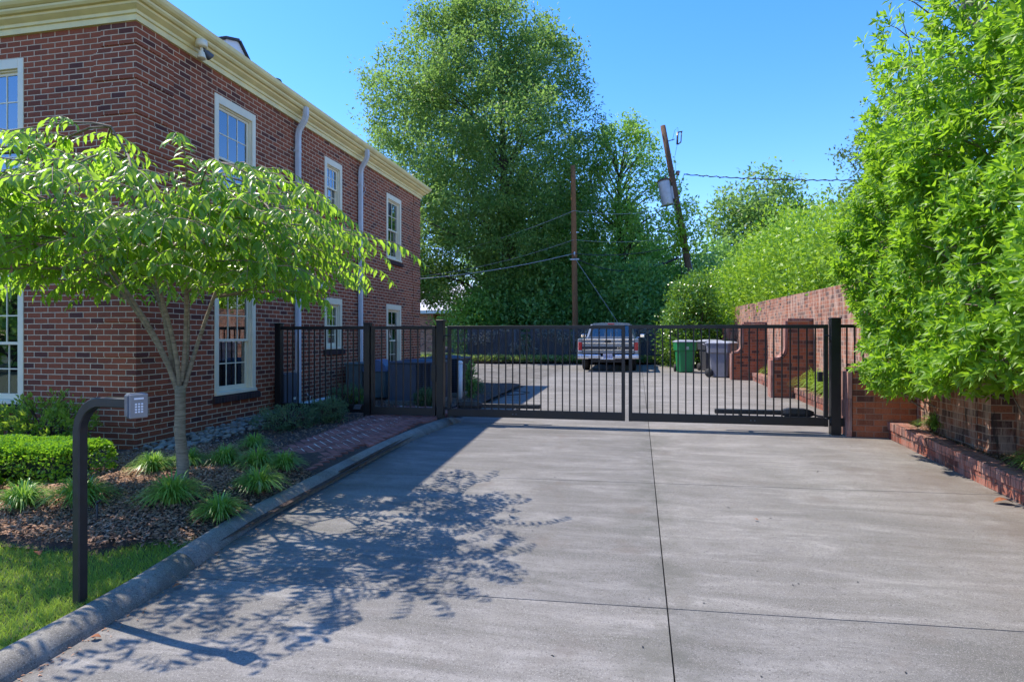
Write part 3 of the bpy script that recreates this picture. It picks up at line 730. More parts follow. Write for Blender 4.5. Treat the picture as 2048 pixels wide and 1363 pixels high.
RK = Matrix.Translation(K0+KX*(rc+.225)+Vector((0, 0, zb+rc-.012))) @ Matrix.Rotation(KA-R(19), 4, 'Z')
m = MB(); m.box(-.03, .03, -.047, .047, -.066, .066, .012, RK); kb = m.build('keypad_case', M['keybox'], t)
m = MB(); m.box(.0305, .040, -.045, .045, -.063, .063, .006, RK); m.build('face_plate', M['keyface'], kb)
m = MB(); m.box(.0403, .0412, -.024, .022, .034, .043, 0, RK); m.build('light_strip', M['keywhite'], kb)
for i in range(4):
    for j in range(3):
        m = MB(); y = -.020+j*.0145; z = .010-i*.0135; m.box(.040, .043, y, y+.010, z-.0045, z+.0045, .001, RK); m.build('key', M['keywhite'], kb)

# ================================================================== RIGHT BRICK WALL
WX = 3.48
def topz(y): return 2.50+.17*min(1, max(0, (y-11)/12))+.0
wl = empty('garden_wall', (WX, 15, .4), 'tall weathered red brick wall with pale and dark run-off stains beside the lot', 'wall')
m = MB(); ys = [7.25+.6*i for i in range(28)]
V = []; F = []
for y in ys+[]:
    V += [(WX, y, 0), (WX, y, topz(y)), (WX+.30, y, topz(y)), (WX+.30, y, 0)]
for i in range(len(ys)-1):
    for j in range(3): F.append((4*i+j, 4*i+4+j, 4*i+5+j, 4*i+j+1))
F += [(0, 1, 2, 3), tuple(len(V)-4+q for q in (3, 2, 1, 0))]
m.add(V, F); m.box(3.02, WX-.002, 23.15, 23.45, .3, 2.0); m.build('wall_face', M['brick_wall'], wl)
# the stepped back wall in front of the big shrub
m = MB(); m.box(3.72, 4.0, -3, 7.24, 0, 1.62); m.box(3.50, 3.98, 7.0, 7.245, 0, 1.6); m.box(3.62, 4.02, 5.2, 5.6, 0, 1.7)
tag(m.build('low_garden_wall', M['brick_wall'], origin=(3.85, 4, .2)), 'lower red brick wall with a projecting pier under the big glossy shrub', 'wall')
labels = ['brick pier with a swooping shoulder that ends the driveway gate line', 'swooping brick pier behind the gate, between two grassy planters', 'swooping brick pier beside the grey rubbish bin']
for (y, lab, zl, zt, xa) in ((8.60, labels[0], 1.15, 2.25, .22), (13.25, labels[1], 1.12, 1.92, .0), (17.75, labels[2], 1.13, 1.95, .0)):
    x0 = 2.72 if y < 15 else 2.60
    pts = [(x0, .1), (x0, zl), (x0+.07, zl+.005)]
    r = .20+xa; 
    for i in range(1, 9):
        a = i*math.pi/2/8; pts.append((x0+.07+r*math.sin(a), zl+.005+(r*1.35)*(1-math.cos(a))))
    pts += [(x0+.07+r+.005, zt), (WX-.002, zt), (WX-.002, .1)]
    t = empty('brick_pier', (x0+.3, y+.15, .3), lab, 'brick pier', 'curved brick piers along the garden wall')
    m = MB(); m.prism([(x0+.012, .1)]+[(a+.012 if i < 2 else a+.010, b-.012) for i, (a, b) in enumerate(pts[1:-2])]+[(WX-.004, zt-.012), (WX-.004, .1)], 'y', y+.012, y+.29)
    m.build('body', M['brick_pier'], t)
    m = MB()   # edging course that follows the swoop, slightly proud
    P_ = [Vector((a, 0, b)) for a, b in pts[:-1]]; 
    for i in range(len(P_)-1):
        a, b = P_[i], P_[i+1]; nn = (b-a).normalized().cross(Vector((0, 1, 0)))*.055
        if (b-a).length < .01: continue
        q = [a, b, b+nn*(.9 if nn.x > -1 else 1), a+nn*.9]
        m.add([(v.x, y+d, v.z) for d in (-.006, .31) for v in q], [(0, 1, 2, 3), (7, 6, 5, 4), (0, 4, 5, 1), (2, 6, 7, 3), (0, 3, 7, 4), (1, 5, 6, 2)])
    m.build('edging', M['rowlock'], t)
# planters
def planter(y0, y1, x0, label, capx=.2, zc=.215):
    t = empty('brick_planter', (x0+.1, (y0+y1)/2, gz(y0)), label, 'planter', 'low brick planters against the garden wall')
    m = MB(); n = max(1, int((y1-y0)/1.5)); P = []
    for i in range(n+1):
        y = y0+(y1-y0)*i/n; zz = gz(y); P.append(y)
    V = []; F = []
    for y in P: V += [(x0+.012, y, gz(y)-.05), (x0+.012, y, gz(y)+zc-.10), (x0+.19, y, gz(y)+zc-.10), (x0+.19, y, gz(y)-.05)]
    for i in range(len(P)-1):
        for j in range(3): F.append((4*i+j, 4*i+4+j, 4*i+5+j, 4*i+j+1))
    F += [(0, 1, 2, 3), tuple(len(V)-4+q for q in (3, 2, 1, 0))]
    m.add(V, F); m.build('brickwork', M['brick_planter'], t)
    m = MB(); y = y0
    while y < y1-.03:      # real rowlock bricks
        j = random.uniform(-.004, .004); zt = gz(y)+zc+random.uniform(-.003, .003)
        m.box(x0+j, x0+.205+j, y+.004, y+.070, zt-.098, zt, .004); y += .0752
    m.build('rowlock_cap', M['rowlock'], t)
planter(-2.0, 8.58, 3.13, 'low brick planter edge along the driveway under the big shrub')
planter(8.93, 13.22, 3.10, 'low brick planter with bright grass directly behind the gate')
planter(13.57, 17.7, 3.08, 'low brick planter between the two piers behind the gate')

# ================================================================== UTILITIES BY THE HOUSE
def condenser(x0, y0, w, h, label, mat):
    z0 = gz(y0)+.10; t = empty('condenser_unit', (x0+w/2, y0+w/2, z0), label, 'air conditioner', 'air conditioning condensers by the house')
    m = MB(); m.box(x0-.05, x0+w+.05, y0-.05, y0+w+.05, z0-.06, z0+.03, .006); m.build('pad', M['curb'], t)
    m = MB(); m.box(x0+.03, x0+w-.03, y0+.03, y0+w-.03, z0+.035, z0+h-.04); m.build('core', M['hvacdark'], t)
    m = MB()
    for (a, b) in ((x0, y0), (x0+w-.05, y0), (x0, y0+w-.05), (x0+w-.05, y0+w-.05)):
        q = MB(); q.box(a, a+.05, b, b+.05, z0+.03, z0+h-.04, .004); q.build('corner_post', mat, t)
    m.box(x0+.0, x0+w*.62, y0+.004, y0+.02, z0+.032, z0+h-.045)
    m.build('cabinet', mat, t)
    m = MB(); m.box(x0-.012, x0+w+.012, y0-.012, y0+w+.012, z0+h-.045, z0+h, .012)
    m.lathe((x0+w/2, y0+w/2, z0+h), [(.32, .0), (.30, .03), (.05, .035), (.001, .04)], 20); m.build('lid', mat, t)
    m = MB()
    for i in range(18):
        z = z0+.06+(h-.13)*i/17
        m.box(x0+w*.62, x0+w-.05, y0+.006, y0+.014, z, z+.008); m.box(x0+w-.014, x0+w-.006, y0+.05, y0+w-.05, z, z+.008)
    for i in range(1, 4):
        m.box(x0+w*.62+(w*.38-.05)*i/4, x0+w*.62+(w*.38-.05)*i/4+.008, y0+.002, y0+.006, z0+.03, z0+h-.045)
    for i in range(1, 6): m.box(x0+w-.006, x0+w-.002, y0+.05+(w-.1)*i/6, y0+.058+(w-.1)*i/6, z0+.03, z0+h-.045)
    m.build('grille', mat, t)
condenser(-4.40, 10.3, .84, .73, 'blue-grey condenser unit nearest the walkway gate', M['hvac'])
condenser(-4.34, 11.75, .84, .74, 'blue-grey condenser unit behind the first one, beside the white bollard', M['hvac'])
t = empty('utility_cabinet', (-4.95, 11.1, gz(11)+.1), 'grey-green utility box with a rounded blue dome lid by the house wall', 'utility box')
z0 = gz(11)+.1
m = MB(); m.box(-5.16, -4.72, 10.9, 11.3, z0, z0+.50, .01); m.build('cabinet', M['utility'], t)
m = MB()
pr = [(-.24, .0)]+[(-.24*math.cos(a), .03+.20*math.sin(a)) for a in [i*math.pi/8 for i in range(9)]]+[(.24, .0)]
m.prism([(-4.94+a, z0+.50+b) for a, b in pr], 'y', 10.88, 11.32); m.build('lid', M['domegrey'], t)
m = MB(); m.box(-5.6, -5.25, 11.0, 11.6, z0, z0+.62, .01); m.box(-5.62, -5.23, 10.98, 11.62, z0+.62, z0+.65, .006); tag(m.build('small_equipment_box', M['utility'], origin=(-5.4, 11.3, z0)), 'small dull green equipment box close to the house wall behind the downspout', 'utility box')
t = empty('bollard', (-3.37, 11.35, .33), 'pale round capped bollard at the corner of the condensers', 'bollard')
m = MB(); m.tube([(-3.37, 11.35, .2), (-3.37, 11.35, 1.1)], .048, 16); m.build('pipe', M['pvc'], t)
m = MB(); m.lathe((-3.37, 11.35, 1.1), [(.054, -.02), (.054, .01), (.03, .035), (.001, .04)], 16); m.build('cap', M['pvc'], t)
t = empty('kettle_grill', (-5.2, 15.9, gz(16)), 'small black barbecue grill seen past the rear corner of the house', 'grill')
gx, gy, g0 = -5.15, 15.95, gz(16)
m = MB(); m.lathe((gx, gy, g0+.70), [(.001, -.16), (.15, -.12), (.22, 0), (.22, .015)], 18); m.build('bowl', M['blacktrim'], t)
m = MB(); m.lathe((gx, gy, g0+.79), [(.23, 0), (.21, .09), (.12, .15), (.001, .17)], 18); m.build('lid', M['blacktrim'], t)
for q in range(3):
    a = q*2.09; m = MB(); m.tube([(gx+.1*math.cos(a), gy+.1*math.sin(a), g0+.6), (gx+.24*math.cos(a), gy+.24*math.sin(a), g0)], .012, 6); m.build('leg', M['rim'], t)
tag(MB().tube([(-3.35, 12.6, .36), (-2.9, 12.5, .36), (-2.45, 12.9, .36), (-2.35, 13.3, .362), (-2.7, 13.6, .365), (-3.2, 13.7, .365)], .012, 6).build('garden_hose', M['wire']), 'dark hose lying in a loop on the shaded concrete', 'hose')

# ================================================================== REAR FENCES
t = empty('chain_link_fence', (-4, 26.3, gz(26)), 'galvanised chain-link fence across the back of the lot', 'fence')
g0 = gz(26.3); zt = 2.02; m = MB(); x0, x1 = -16., 3.0; s = .075; n = int((x1-x0)/s)
W_ = []
H = zt-g0-.05; 
for i in range(-int(H/s)-1, n+1):
    for sg in (1, -1):
        xa = x0+i*s; xb = xa+H
        if sg < 0: pa, pb = (xa, g0+.05+H), (xb, g0+.05)
        else: pa, pb = (xa, g0+.05), (xb, g0+.05+H)
        if pa[0] < x0:
            tt = (x0-pa[0])/(pb[0]-pa[0]); pa = (x0, pa[1]+(pb[1]-pa[1])*tt)
        if pb[0] > x1:
            tt = (x1-pa[0])/(pb[0]-pa[0]); pb = (x1, pa[1]+(pb[1]-pa[1])*tt)
        if pb[0] <= pa[0]: continue
        m.tube([(pa[0], 26.3, pa[1]), (pb[0], 26.3, pb[1])], .0035, 3, False, False)
m.build('mesh', M['chain'], t, uvs=False, recalc=False)
m = MB(); m.tube([(x0, 26.3, zt), (x1, 26.3, zt)], .022, 8); m.build('top_rail', M['chain'], t)
m = MB(); m.tube([(x0, 26.32, 1.38), (-6.2, 26.32, 1.38)], .014, 6); m.build('mid_rail', M['chain'], t)
for i in range(8):
    x = x0+.3+i*2.6; m = MB(); m.tube([(x, 26.34, g0-.1), (x, 26.34, zt+.03)], .03, 8); m.build('post', M['chain'], t)
t = empty('board_fence', (-1.5, 26.75, gz(26)), 'dark charcoal board fence standing behind the chain-link', 'fence')
x = -7.6; i = 0
m = MB()
while x < 3.4:
    wd = .14; gap = .006
    if not ((-5.15 < x < -4.7) or (-3.0 < x < -2.75)): m.box(x, x+wd, 26.75+.004*(i % 2), 26.775, g0, 2.02+random.uniform(-.03, .03), .003)
    x += wd+gap; i += 1
m.build('boards', M['boards'], t)
m = MB(); m.box(-7.6, 3.4, 26.78, 26.83, .8, .9); m.box(-7.6, 3.4, 26.78, 26.83, 1.7, 1.8); m.build('rails', M['boards'], t)

# neighbouring house
t = empty('neighbour_house', (-17, 46, .49), 'low orange brick house with a pale roof beyond the rear fence', 'house')
m = MB(); m.box(-30, -12.6, 46, 56, .3, 3.35); m.box(-17.2, -15.6, 45.2, 45.99, .3, 3.35); m.build('wall', M['brick_far'], t)
m = MB(); m.box(-30.4, -12.2, 44.8, 45.6, 3.36, 3.62, .01); m.box(-14.45, -14.3, 45.55, 45.62, .5, 3.35); m.build('fascia', M['flash'], t)
m = MB(); m.add([(-30.5, 44.9, 3.63), (-12.1, 44.9, 3.63), (-14.2, 51, 6.2), (-30.5, 51, 6.2), (-12.1, 57, 3.63), (-30.5, 57, 3.63)], [(0, 1, 2, 3), (1, 4, 2), (3, 2, 4, 5)]); m.build('roof', simple('pale_roofing', (.62,.60,.62), .8, var=.1), t)

# ================================================================== POLES AND WIRES
def pole(name, a, b, r0, r1, mat, label):
    t = empty(name, a, label, 'utility pole'); a, b = Vector(a), Vector(b)
    m = MB(); m.tube([a.lerp(b, i/8) for i in range(9)], [r0+(r1-r0)*i/8 for i in range(9)], 14); m.build('shaft', mat, t); return t
p1a, p1b = (-2.72, 27.4, .45), (-2.86, 27.5, 9.32)
t = pole('utility_pole', p1a, p1b, .14, .11, M['pole'], 'upright bare brown wooden utility pole behind the parked truck')
m = MB(); m.box(-2.97, -2.56, 27.30, 27.34, 5.03, 5.09, .004); m.tube([(-2.80, 27.32, 5.3), (-2.74, 27.32, 5.3)], .1, 8); m.build('bracket', M['steelgrey'], t)
P2A, P2B = Vector((3.15, 29.9, .45)), Vector((1.19, 30.0, 11.68))
t = pole('leaning_pole', tuple(P2A), tuple(P2B), .19, .12, M['pole2'], 'leaning weathered utility pole that carries the transformer can')
def on2(z): return P2A.lerp(P2B, (z-P2A.z)/(P2B.z-P2A.z))
# cut-out fuse, insulator, hardware
c0 = on2(10.9); m = MB(); m.tube([c0+Vector((.1, -.1, 0)), c0+Vector((.40, -.14, .06))], .02, 6); m.build('bracket', M['wire'], t)
c1 = c0+Vector((.52, -.15, .1)); m = MB(); m.tube([c1+Vector((0, 0, -.30)), c1+Vector((.02, 0, .28))], .045, 8); m.tube([c1+Vector((.02, 0, .27)), c1+Vector((.24, 0, .30))], .03, 6)
m.tube([c1+Vector((.20, 0, .30)), c1+Vector((.17, 0, -.20))], .025, 6); m.tube([c1+Vector((.17, 0, -.20)), c1+Vector((.03, 0, -.30))], .03, 6); m.build('fuse_cutout', M['porcelain'], t)
m = MB(); m.tube([c0+Vector((.3, -.1, 0)), c1+Vector((-.12, 0, .35)), c1+Vector((.02, 0, .52)), c1+Vector((.05, 0, .28))], .008, 5)
m.tube([c1+Vector((0, 0, -.3)), c1+Vector((-.12, 0, -.9)), on2(9.3)+Vector((.2, -.1, 0))], .008, 5); m.build('jumper_wire', M['wire'], t)
c2 = on2(9.35)+Vector((.28, -.1, 0)); m = MB(); m.lathe(c2, [(.001, .12), (.08, .1), (.11, .03), (.07, -.02), (.09, -.06), (.05, -.12), (.001, -.13)], 12); m.build('insulator', M['porcelain'], t)
# transformer hangs on the pole: a thing of its own
c3 = on2(8.45)+Vector((-.44, -.06, 0)); ax = (P2B-P2A).normalized()
t = empty('pole_transformer', tuple(c3-ax*.6), 'pale grey transformer can with rusty rim hung on the leaning pole', 'transformer')
rt = ax.to_track_quat('Z', 'Y').to_matrix()
m = MB(); m.lathe(c3, [(.001, -.62), (.27, -.61), (.28, -.58), (.28, .55)], 24, True, rt); m.build('tank', M['steelgrey'], t)
m = MB(); m.lathe(c3, [(.30, .54), (.30, .60), (.24, .64), (.001, .66)], 24, True, rt); m.build('lid', M['pole2'], t)
m = MB(); m.tube([c3+ax*.64+Vector((.12, 0, 0)), c3+ax*.86+Vector((.14, 0, 0))], [.05, .03], 8); m.build('bushing', M['porcelain'], t)
m = MB(); m.box(-.02, .2, -.05, .05, -.3, .3, .004, Matrix.Translation(c3+Vector((.27, 0, 0)))); m.build('mount', M['steelgrey'], t)
def wire(a, b, sag, r, mat, label, name='power_line', n=24, twist=0):
    a, b = Vector(a), Vector(b); pts = []
    for i in range(n+1):
        s = i/n; p = a.lerp(b, s); p.z -= sag*4*s*(1-s)
        if twist: p.z += .025*math.sin(i*2.1); p.y += .03*math.cos(i*2.1)
        pts.append(p)
    m = MB(); m.tube(pts, r, 6)
    if twist: m.tube([p+Vector((0, .02, .03*math.cos(i*2.6))) for i, p in enumerate(pts)], r*.7, 5)
    return tag(m.build(name, mat, uvs=False), label, 'cable', 'overhead cables')
w0 = on2(8.0)+Vector((.1, -.1, 1.45)); 
wire(on2(9.0)+Vector((.5, -.2, .25)), (10.6, 27.0, 7.9), .15, .022, M['wire'], 'thick twisted service cable from the leaning pole to the right', twist=1, n=60)
wire(on2(8.3)+Vector((.1, -.1, 0)), on2(9.0)+Vector((.5, -.2, .25)), -.05, .012, M['wire'], 'short jumper joining the twisted cable to the leaning pole')
q = on2(7.8)
wire(q, (-2.80, 27.35, 7.25), .25, .011, M['wiregrey'], 'topmost thin wire between the two poles')
wire((-2.80, 27.35, 7.25), (-14.5, 28, 4.9), .5, .011, M['wiregrey'], 'topmost thin wire running left from the upright pole')
wire(on2(6.4), (-2.80, 27.35, 5.95), .2, .009, M['wiregrey'], 'second thin wire between the two poles')
wire((-2.80, 27.35, 5.95), (-13.5, 28, 4.4), .45, .009, M['wiregrey'], 'second thin wire running left from the upright pole')
wire(on2(6.0), (-2.80, 27.3, 5.32), .25, .018, M['wire'], 'third, darker cable between the two poles')
wire((-2.80, 27.3, 5.32), (-13.0, 24.5, 4.0), .35, .018, M['wiregrey'], 'lowest cable running left behind the house from the upright pole')
wire(on2(5.6), (-2.80, 27.3, 5.15), .75, .018, M['wire'], 'lowest sagging dark cable with a splice sleeve between the poles')
sp = on2(5.6); wire(sp+Vector((-.35, 0, -.25)), sp+Vector((-1.5, -.13, -.62)), .05, .06, M['wire'], 'fat black splice sleeve on the lowest cable beside the leaning pole', 'splice_sleeve')
wire((-2.75, 27.3, 5.1), (-.70, 26.9, 2.0), 0, .010, M['wiregrey'], 'guy wire slanting down right from the upright pole', 'guy_wire')
wire(on2(5.3)+Vector((.1, -.15, 0)), (3.05, 25.3, 1.3), 0, .012, M['wiregrey'], 'guy wire from the leaning pole down behind the bins', 'guy_wire')
wire(on2(8.1)+Vector((-.15, 0, 0)), on2(5.4)+Vector((-.25, 0, 0)), 0, .006, M['wire'], 'thin hanging wire down the side of the leaning pole')

# ================================================================== TRUCK
TX, TY, TZ = -.965, 20.5, gz(21.5)
TR = empty('pickup_truck', (TX, TY, TZ), 'older silver and dark green pickup truck parked behind the gates', 'pickup truck')
def tb(m, x0, x1, y0, y1, z0, z1, bev=.01): return m.box(TX+x0, TX+x1, TY+y0, TY+y1, TZ+z0, TZ+z1, bev)
def tprism(m, poly, axis, a, b):
    o = {'x': (TY, TZ, TX), 'y': (TX, TZ, TY)}[axis]
    return m.prism([(u+o[0], v+o[1]) for u, v in poly], axis, a+o[2], b+o[2])
# body: bed sides + cab lower, with wheel openings
def arch(cy, r, z0, n=8): return [(cy+r*math.cos(math.pi*(1-i/n)), z0+r*math.sin(math.pi*(1-i/n))*.95) for i in range(n+1)]
side = [(.02, .50)]+arch(1.05, .43, .50)+arch(4.35, .43, .50)+[(5.15, .50), (5.2, .95), (5.1, 1.03), (3.95, 1.10), (.02, 1.10)]
m = MB()
for sx in (-1, 1):
    xa, xb = (.94*sx, 1.0*sx)
    tprism(m, side, 'x', min(xa, xb), max(xa, xb))
tb(m, -.94, .94, 2.35, 5.1, .52, 1.09, .02)     # cab lower and bonnet
tb(m, -.97, .97, .0, 2.33, 1.085, 1.115, .008) if False else None
for sx in (-1, 1): tb(m, min(.84*sx, .97*sx), max(.84*sx, .97*sx), .03, 2.33, 1.07, 1.115, .012)
tb(m, -.93, .93, .1, 2.3, .60, .66, .005)
m.build('body', M['trgreen'], TR)
m = MB()   # silver lower bands and rear corners
for sx in (-1, 1):
    tb(m, min(.86*sx, 1.004*sx), max(.86*sx, 1.004*sx), -.012, .03, .52, 1.09, .02)
m.build('rear_corner_panel', M['silver'], TR)
m = MB(); tb(m, -.855, .855, -.015, .035, .60, 1.10, .012); tg = m.build('tailgate', M['silver'], TR)
m = MB(); tb(m, -.85, .85, -.028, -.016, 1.05, 1.085, .004); tb(m, -.85, .85, -.026, -.016, .925, .955, .004); tb(m, -.85, .85, -.027, -.016, .705, .735, .004); m.build('chrome_strip', M['chrome'], tg)
m = MB(); tb(m, -.85, .85, -.025, -.016, .745, .825, .003); m.build('black_band', M['blacktrim'], tg)
m = MB(); tb(m, -.10, .10, -.032, -.016, .965, 1.03, .006); m.build('handle', M['blacktrim'], tg)
def text(body, size, loc, mat, name, parent, ext=.003):
    cu = bpy.data.curves.new(name, 'FONT'); cu.body = body; cu.size = size; cu.extrude = ext; cu.align_x = 'LEFT'; cu.space_character = 1.15
    o = bpy.data.objects.new(name, cu); col.objects.link(o)
    dg = bpy.context.evaluated_depsgraph_get(); me = bpy.data.meshes.new_from_object(o.evaluated_get(dg))
    bpy.data.objects.remove(o); me.materials.clear(); me.materials.append(mat)
    me.transform(Matrix.Rotation(R(90), 4, 'X')); me.transform(Matrix.Translation(Vector(loc)-Vector(TR.location)))
    q = bpy.data.objects.new(name, me); col.objects.link(q); q.parent = parent; return q
text('FORD', .085, (TX+.30, TY-.030, TZ+.755), M['chrome'], 'lettering', tg)
for sx in (-1, 1):
    m = MB(); tb(m, min(.865*sx, .985*sx), max(.865*sx, .985*sx), -.03, .02, .70, .97, .012); tl = m.build('tail_light', M['tail'], TR)
    m = MB(); tb(m, min(.87*sx, .98*sx), max(.87*sx, .98*sx), -.028, .0, .655, .698, .005); m.build('reverse_lens', M['lens'], tl)
m = MB()
pr = [(-.16, .42), (-.19, .44), (-.195, .475), (-.175, .49), (-.19, .505), (-.19, .54), (-.165, .565), (-.09, .575), (-.05, .575), (-.05, .42)]
for (a, b) in ((-1.0, -.24), (.24, 1.0)): tprism(m, pr, 'x', a, b)
tb(m, -.24, .24, -.12, -.05, .40, .50, .01); tb(m, -.24, .24, -.175, -.05, .40, .43, .008)
bp = m.build('rear_bumper', M['chrome'], TR)
m = MB(); tb(m, -.155, .155, -.135, -.128, .435, .585, .004); pl = m.build('licence_plate', M['plate'], TR)
text('DNZG 8', .10, (TX-.14, TY-.137, TZ+.475), M['ink'], 'plate_number', pl, .0015)
m = MB(); tb(m, -.55, .55, -.03, .4, .30, .40, .01); m.tube([(TX-.45, TY+.1, TZ+.33), (TX-.45, TY+3, TZ+.35)], .045, 8); tb(m, -.5, -.42, .2, 4.8, .38, .5, .01); tb(m, .42, .5, .2, 4.8, .38, .5, .01); tb(m, -.06, .06, -.16, -.0, .32, .39, .005)
m.tube([(TX-.8, TY+1.05, TZ+.38), (TX+.8, TY+1.05, TZ+.38)], .07, 10); m.ellipsoid((TX, TY+1.05, TZ+.38), (.17, .17, .16)); m.build('chassis', M['blacktrim'], TR)
# cab
m = MB()
cb = [(-.86, 1.10), (-.70, 1.60), (-.64, 1.655), (.64, 1.655), (.70, 1.60), (.86, 1.10)]
# pillars and roof made as frame pieces
def seg(m, a, b, th, n=4): m.tube([Vector(a)+Vector((TX, TY, TZ)), Vector(b)+Vector((TX, TY, TZ))], th, n, True, False)
rf = [(-.72, 1.60), (-.66, 1.66), (-.3, 1.685), (.3, 1.685), (.66, 1.66), (.72, 1.60), (.70, 1.585), (-.70, 1.585)]
tprism(m, rf, 'y', 2.50, 3.85)
m.build('cab_roof', M['silver'], TR)
m = MB()
for sx in (-1, 1):
    seg(m, (.84*sx, 2.42, 1.08), (.69*sx, 2.55, 1.60), .075); seg(m, (.80*sx, 4.25, 1.08), (.69*sx, 3.8, 1.60), .045); seg(m, (.87*sx, 3.35, 1.08), (.70*sx, 3.3, 1.60), .03)
tb(m, -.86, .86, 2.36, 2.46, 1.05, 1.16, .01); m.build('pillars', M['silver'], TR)
m = MB(); f4 = lambda a: (a[0]+TX, a[1]+TY, a[2]+TZ)
m.add([f4(p) for p in ((-.80, 2.43, 1.15), (.80, 2.43, 1.15), (.68, 2.55, 1.585), (-.68, 2.55, 1.585))], [(0, 1, 2, 3)]); m.build('rear_window', M['trglass'], TR)
m = MB()
for x in (-.22, .0, .22): seg(m, (x, 2.415, 1.15), (x*.95, 2.53, 1.585), .012)
m.build('window_divider', M['silver'], TR)
m = MB()
m.add([f4(p) for p in ((-.78, 4.2, 1.1), (.78, 4.2, 1.1), (.66, 3.82, 1.585), (-.66, 3.82, 1.585))], [(0, 1, 2, 3)]); m.build('windscreen', M['trglass'], TR)
for sx in (-1, 1):
    m = MB(); m.add([f4(p) for p in ((.87*sx, 2.5, 1.1), (.87*sx, 4.15, 1.1), (.70*sx, 3.78, 1.585), (.70*sx, 2.6, 1.585))], [(0, 1, 2, 3)]); m.build('side_window', M['trglass'], TR)
    m = MB(); tb(m, min(.25*sx, .62*sx), max(.25*sx, .62*sx), 2.85, 3.0, .9, 1.28, .03); tb(m, min(.33*sx, .54*sx), max(.33*sx, .54*sx), 2.86, 2.97, 1.285, 1.44, .03); m.build('seat', M['blacktrim'], TR)
    m = MB(); tb(m, min(1.05*sx, 1.24*sx), max(1.05*sx, 1.24*sx), 3.95, 4.03, 1.12, 1.26, .02); seg(m, (.9*sx, 4.0, 1.1), (1.12*sx, 3.99, 1.16), .015); m.build('mirror', M['chrome'], TR)
m = MB(); tb(m, -.12, .12, 2.47, 2.50, 1.605, 1.645, .004); m.build('brake_light', M['tail'], TR)
m = MB(); seg(m, (.84, 4.3, 1.05), (.84, 4.28, 1.95), .006, 6); m.build('aerial', M['wire'], TR)
for (wx, wy) in ((-.80, 1.05), (.80, 1.05), (-.80, 4.35), (.80, 4.35)):
    sx = 1 if wx > 0 else -1; rt = Matrix.Rotation(R(90), 3, 'Y')
    m = MB(); c = (TX+wx, TY+wy, TZ+.37)
    m.lathe(c, [(.20, -.12), (.33, -.125), (.362, -.10), (.37, -.05), (.37, .05), (.362, .10), (.33, .125), (.20, .12)], 32, True, rt); wh = m.build('wheel', M['rubber'], TR)
    m = MB(); m.lathe(c, [(.001, .05*sx), (.07, .06*sx), (.09, .03*sx), (.17, .02*sx), (.20, .10*sx), (.205, -.1*sx), (.001, -.1*sx)], 24, True, rt); m.build('rim', M['rim'], wh)

# ================================================================== BINS
def bin_(x, y, rz, body, lid, label, logo=True):
    g = gz(y); t = empty('wheeled_bin', (x, y, g), label, 'rubbish bin', 'wheeled bins by the garden wall')
    Mx = Matrix.Translation((x, y, g)) @ Matrix.Rotation(rz, 4, 'Z')
    def ring(w, d, z, c=.06, yo=0): return [((w-c), -d+yo, z), (w, -d+c+yo, z), (w, d-c+yo, z), (w-c, d+yo, z), (-w+c, d+yo, z), (-w, d-c+yo, z), (-w, -d+c+yo, z), (-w+c, -d+yo, z)]
    m = MB(); lv = [ring(.24, .24, .02), ring(.25, .26, .25), ring(.275, .30, .62), ring(.28, .31, .70), ring(.315, .345, .72), ring(.325, .36, .94), ring(.335, .37, .945), ring(.335, .37, .99)]
    V = [Mx @ Vector(p) for r_ in lv for p in r_]; F = [(i*8+j, i*8+(j+1) % 8, (i+1)*8+(j+1) % 8, (i+1)*8+j) for i in range(len(lv)-1) for j in range(8)]+[tuple(range(7, -1, -1))]
    m.add(V, F); m.build('body', body, t)
    m = MB(); lv = [ring(.345, .39, .985, yo=-.005), ring(.345, .39, 1.01, yo=-.005), ring(.27, .32, 1.045), ring(.15, .2, 1.06)]
    V = [Mx @ Vector(p) for r_ in lv for p in r_]; m.add(V, [(i*8+j, i*8+(j+1) % 8, (i+1)*8+(j+1) % 8, (i+1)*8+j) for i in range(3) for j in range(8)]+[tuple(range(7, -1, -1)), tuple(range(24, 32))]); m.build('lid', lid, t)
    m = MB(); m.tube([Mx @ Vector(p) for p in ((-.26, .36, .93), (-.26, .46, .97), (.26, .46, .97), (.26, .36, .93))], .016, 8); m.build('handle', body, t)
    for sx in (-1, 1):
        m = MB(); rt = (Matrix.Rotation(rz, 3, 'Z') @ Matrix.Rotation(R(90), 3, 'Y')); c = Mx @ Vector((sx*.27, .27, .13))
        m.lathe(c, [(.001, -.025), (.12, -.03), (.13, 0), (.12, .03), (.001, .025)], 20, True, rt); m.build('wheel', M['rubber'], t)
    m = MB(); m.tube([Mx @ Vector((-.27, .27, .13)), Mx @ Vector((.27, .27, .13))], .012, 6); m.build('axle', M['rim'], t)
    if logo:   # round pale crest with a small crown outline and two bars of lettering below
        m = MB(); n = 20
        V = []; 
        for rr in (.045, .028):
            V += [Mx @ Vector((rr*math.cos(2*math.pi*i/n), -.353, .83+rr*math.sin(2*math.pi*i/n))) for i in range(n)]
        m.add(V, [(i, (i+1) % n, n+(i+1) % n, n+i) for i in range(n)])
        m.add([Mx @ Vector(p) for p in ((-.02, -.3535, .825), (-.02, -.3535, .85), (-.01, -.3535, .838), (0, -.3535, .855), (.01, -.3535, .838), (.02, -.3535, .85), (.02, -.3535, .825))], [tuple(range(7))])
        for z, w_ in ((.768, .06), (.752, .04)): m.add([Mx @ Vector(p) for p in ((-w_, -.351, z), (w_, -.351, z), (w_, -.351, z+.008), (-w_, -.351, z+.008))], [(0, 1, 2, 3)])
        m.build('crest', M['lens'], t)
bin_(1.53, 20.75, R(8), M['greenbin'], M['binlid'], 'bright green wheeled bin with pale lid in front of the clipped evergreen')
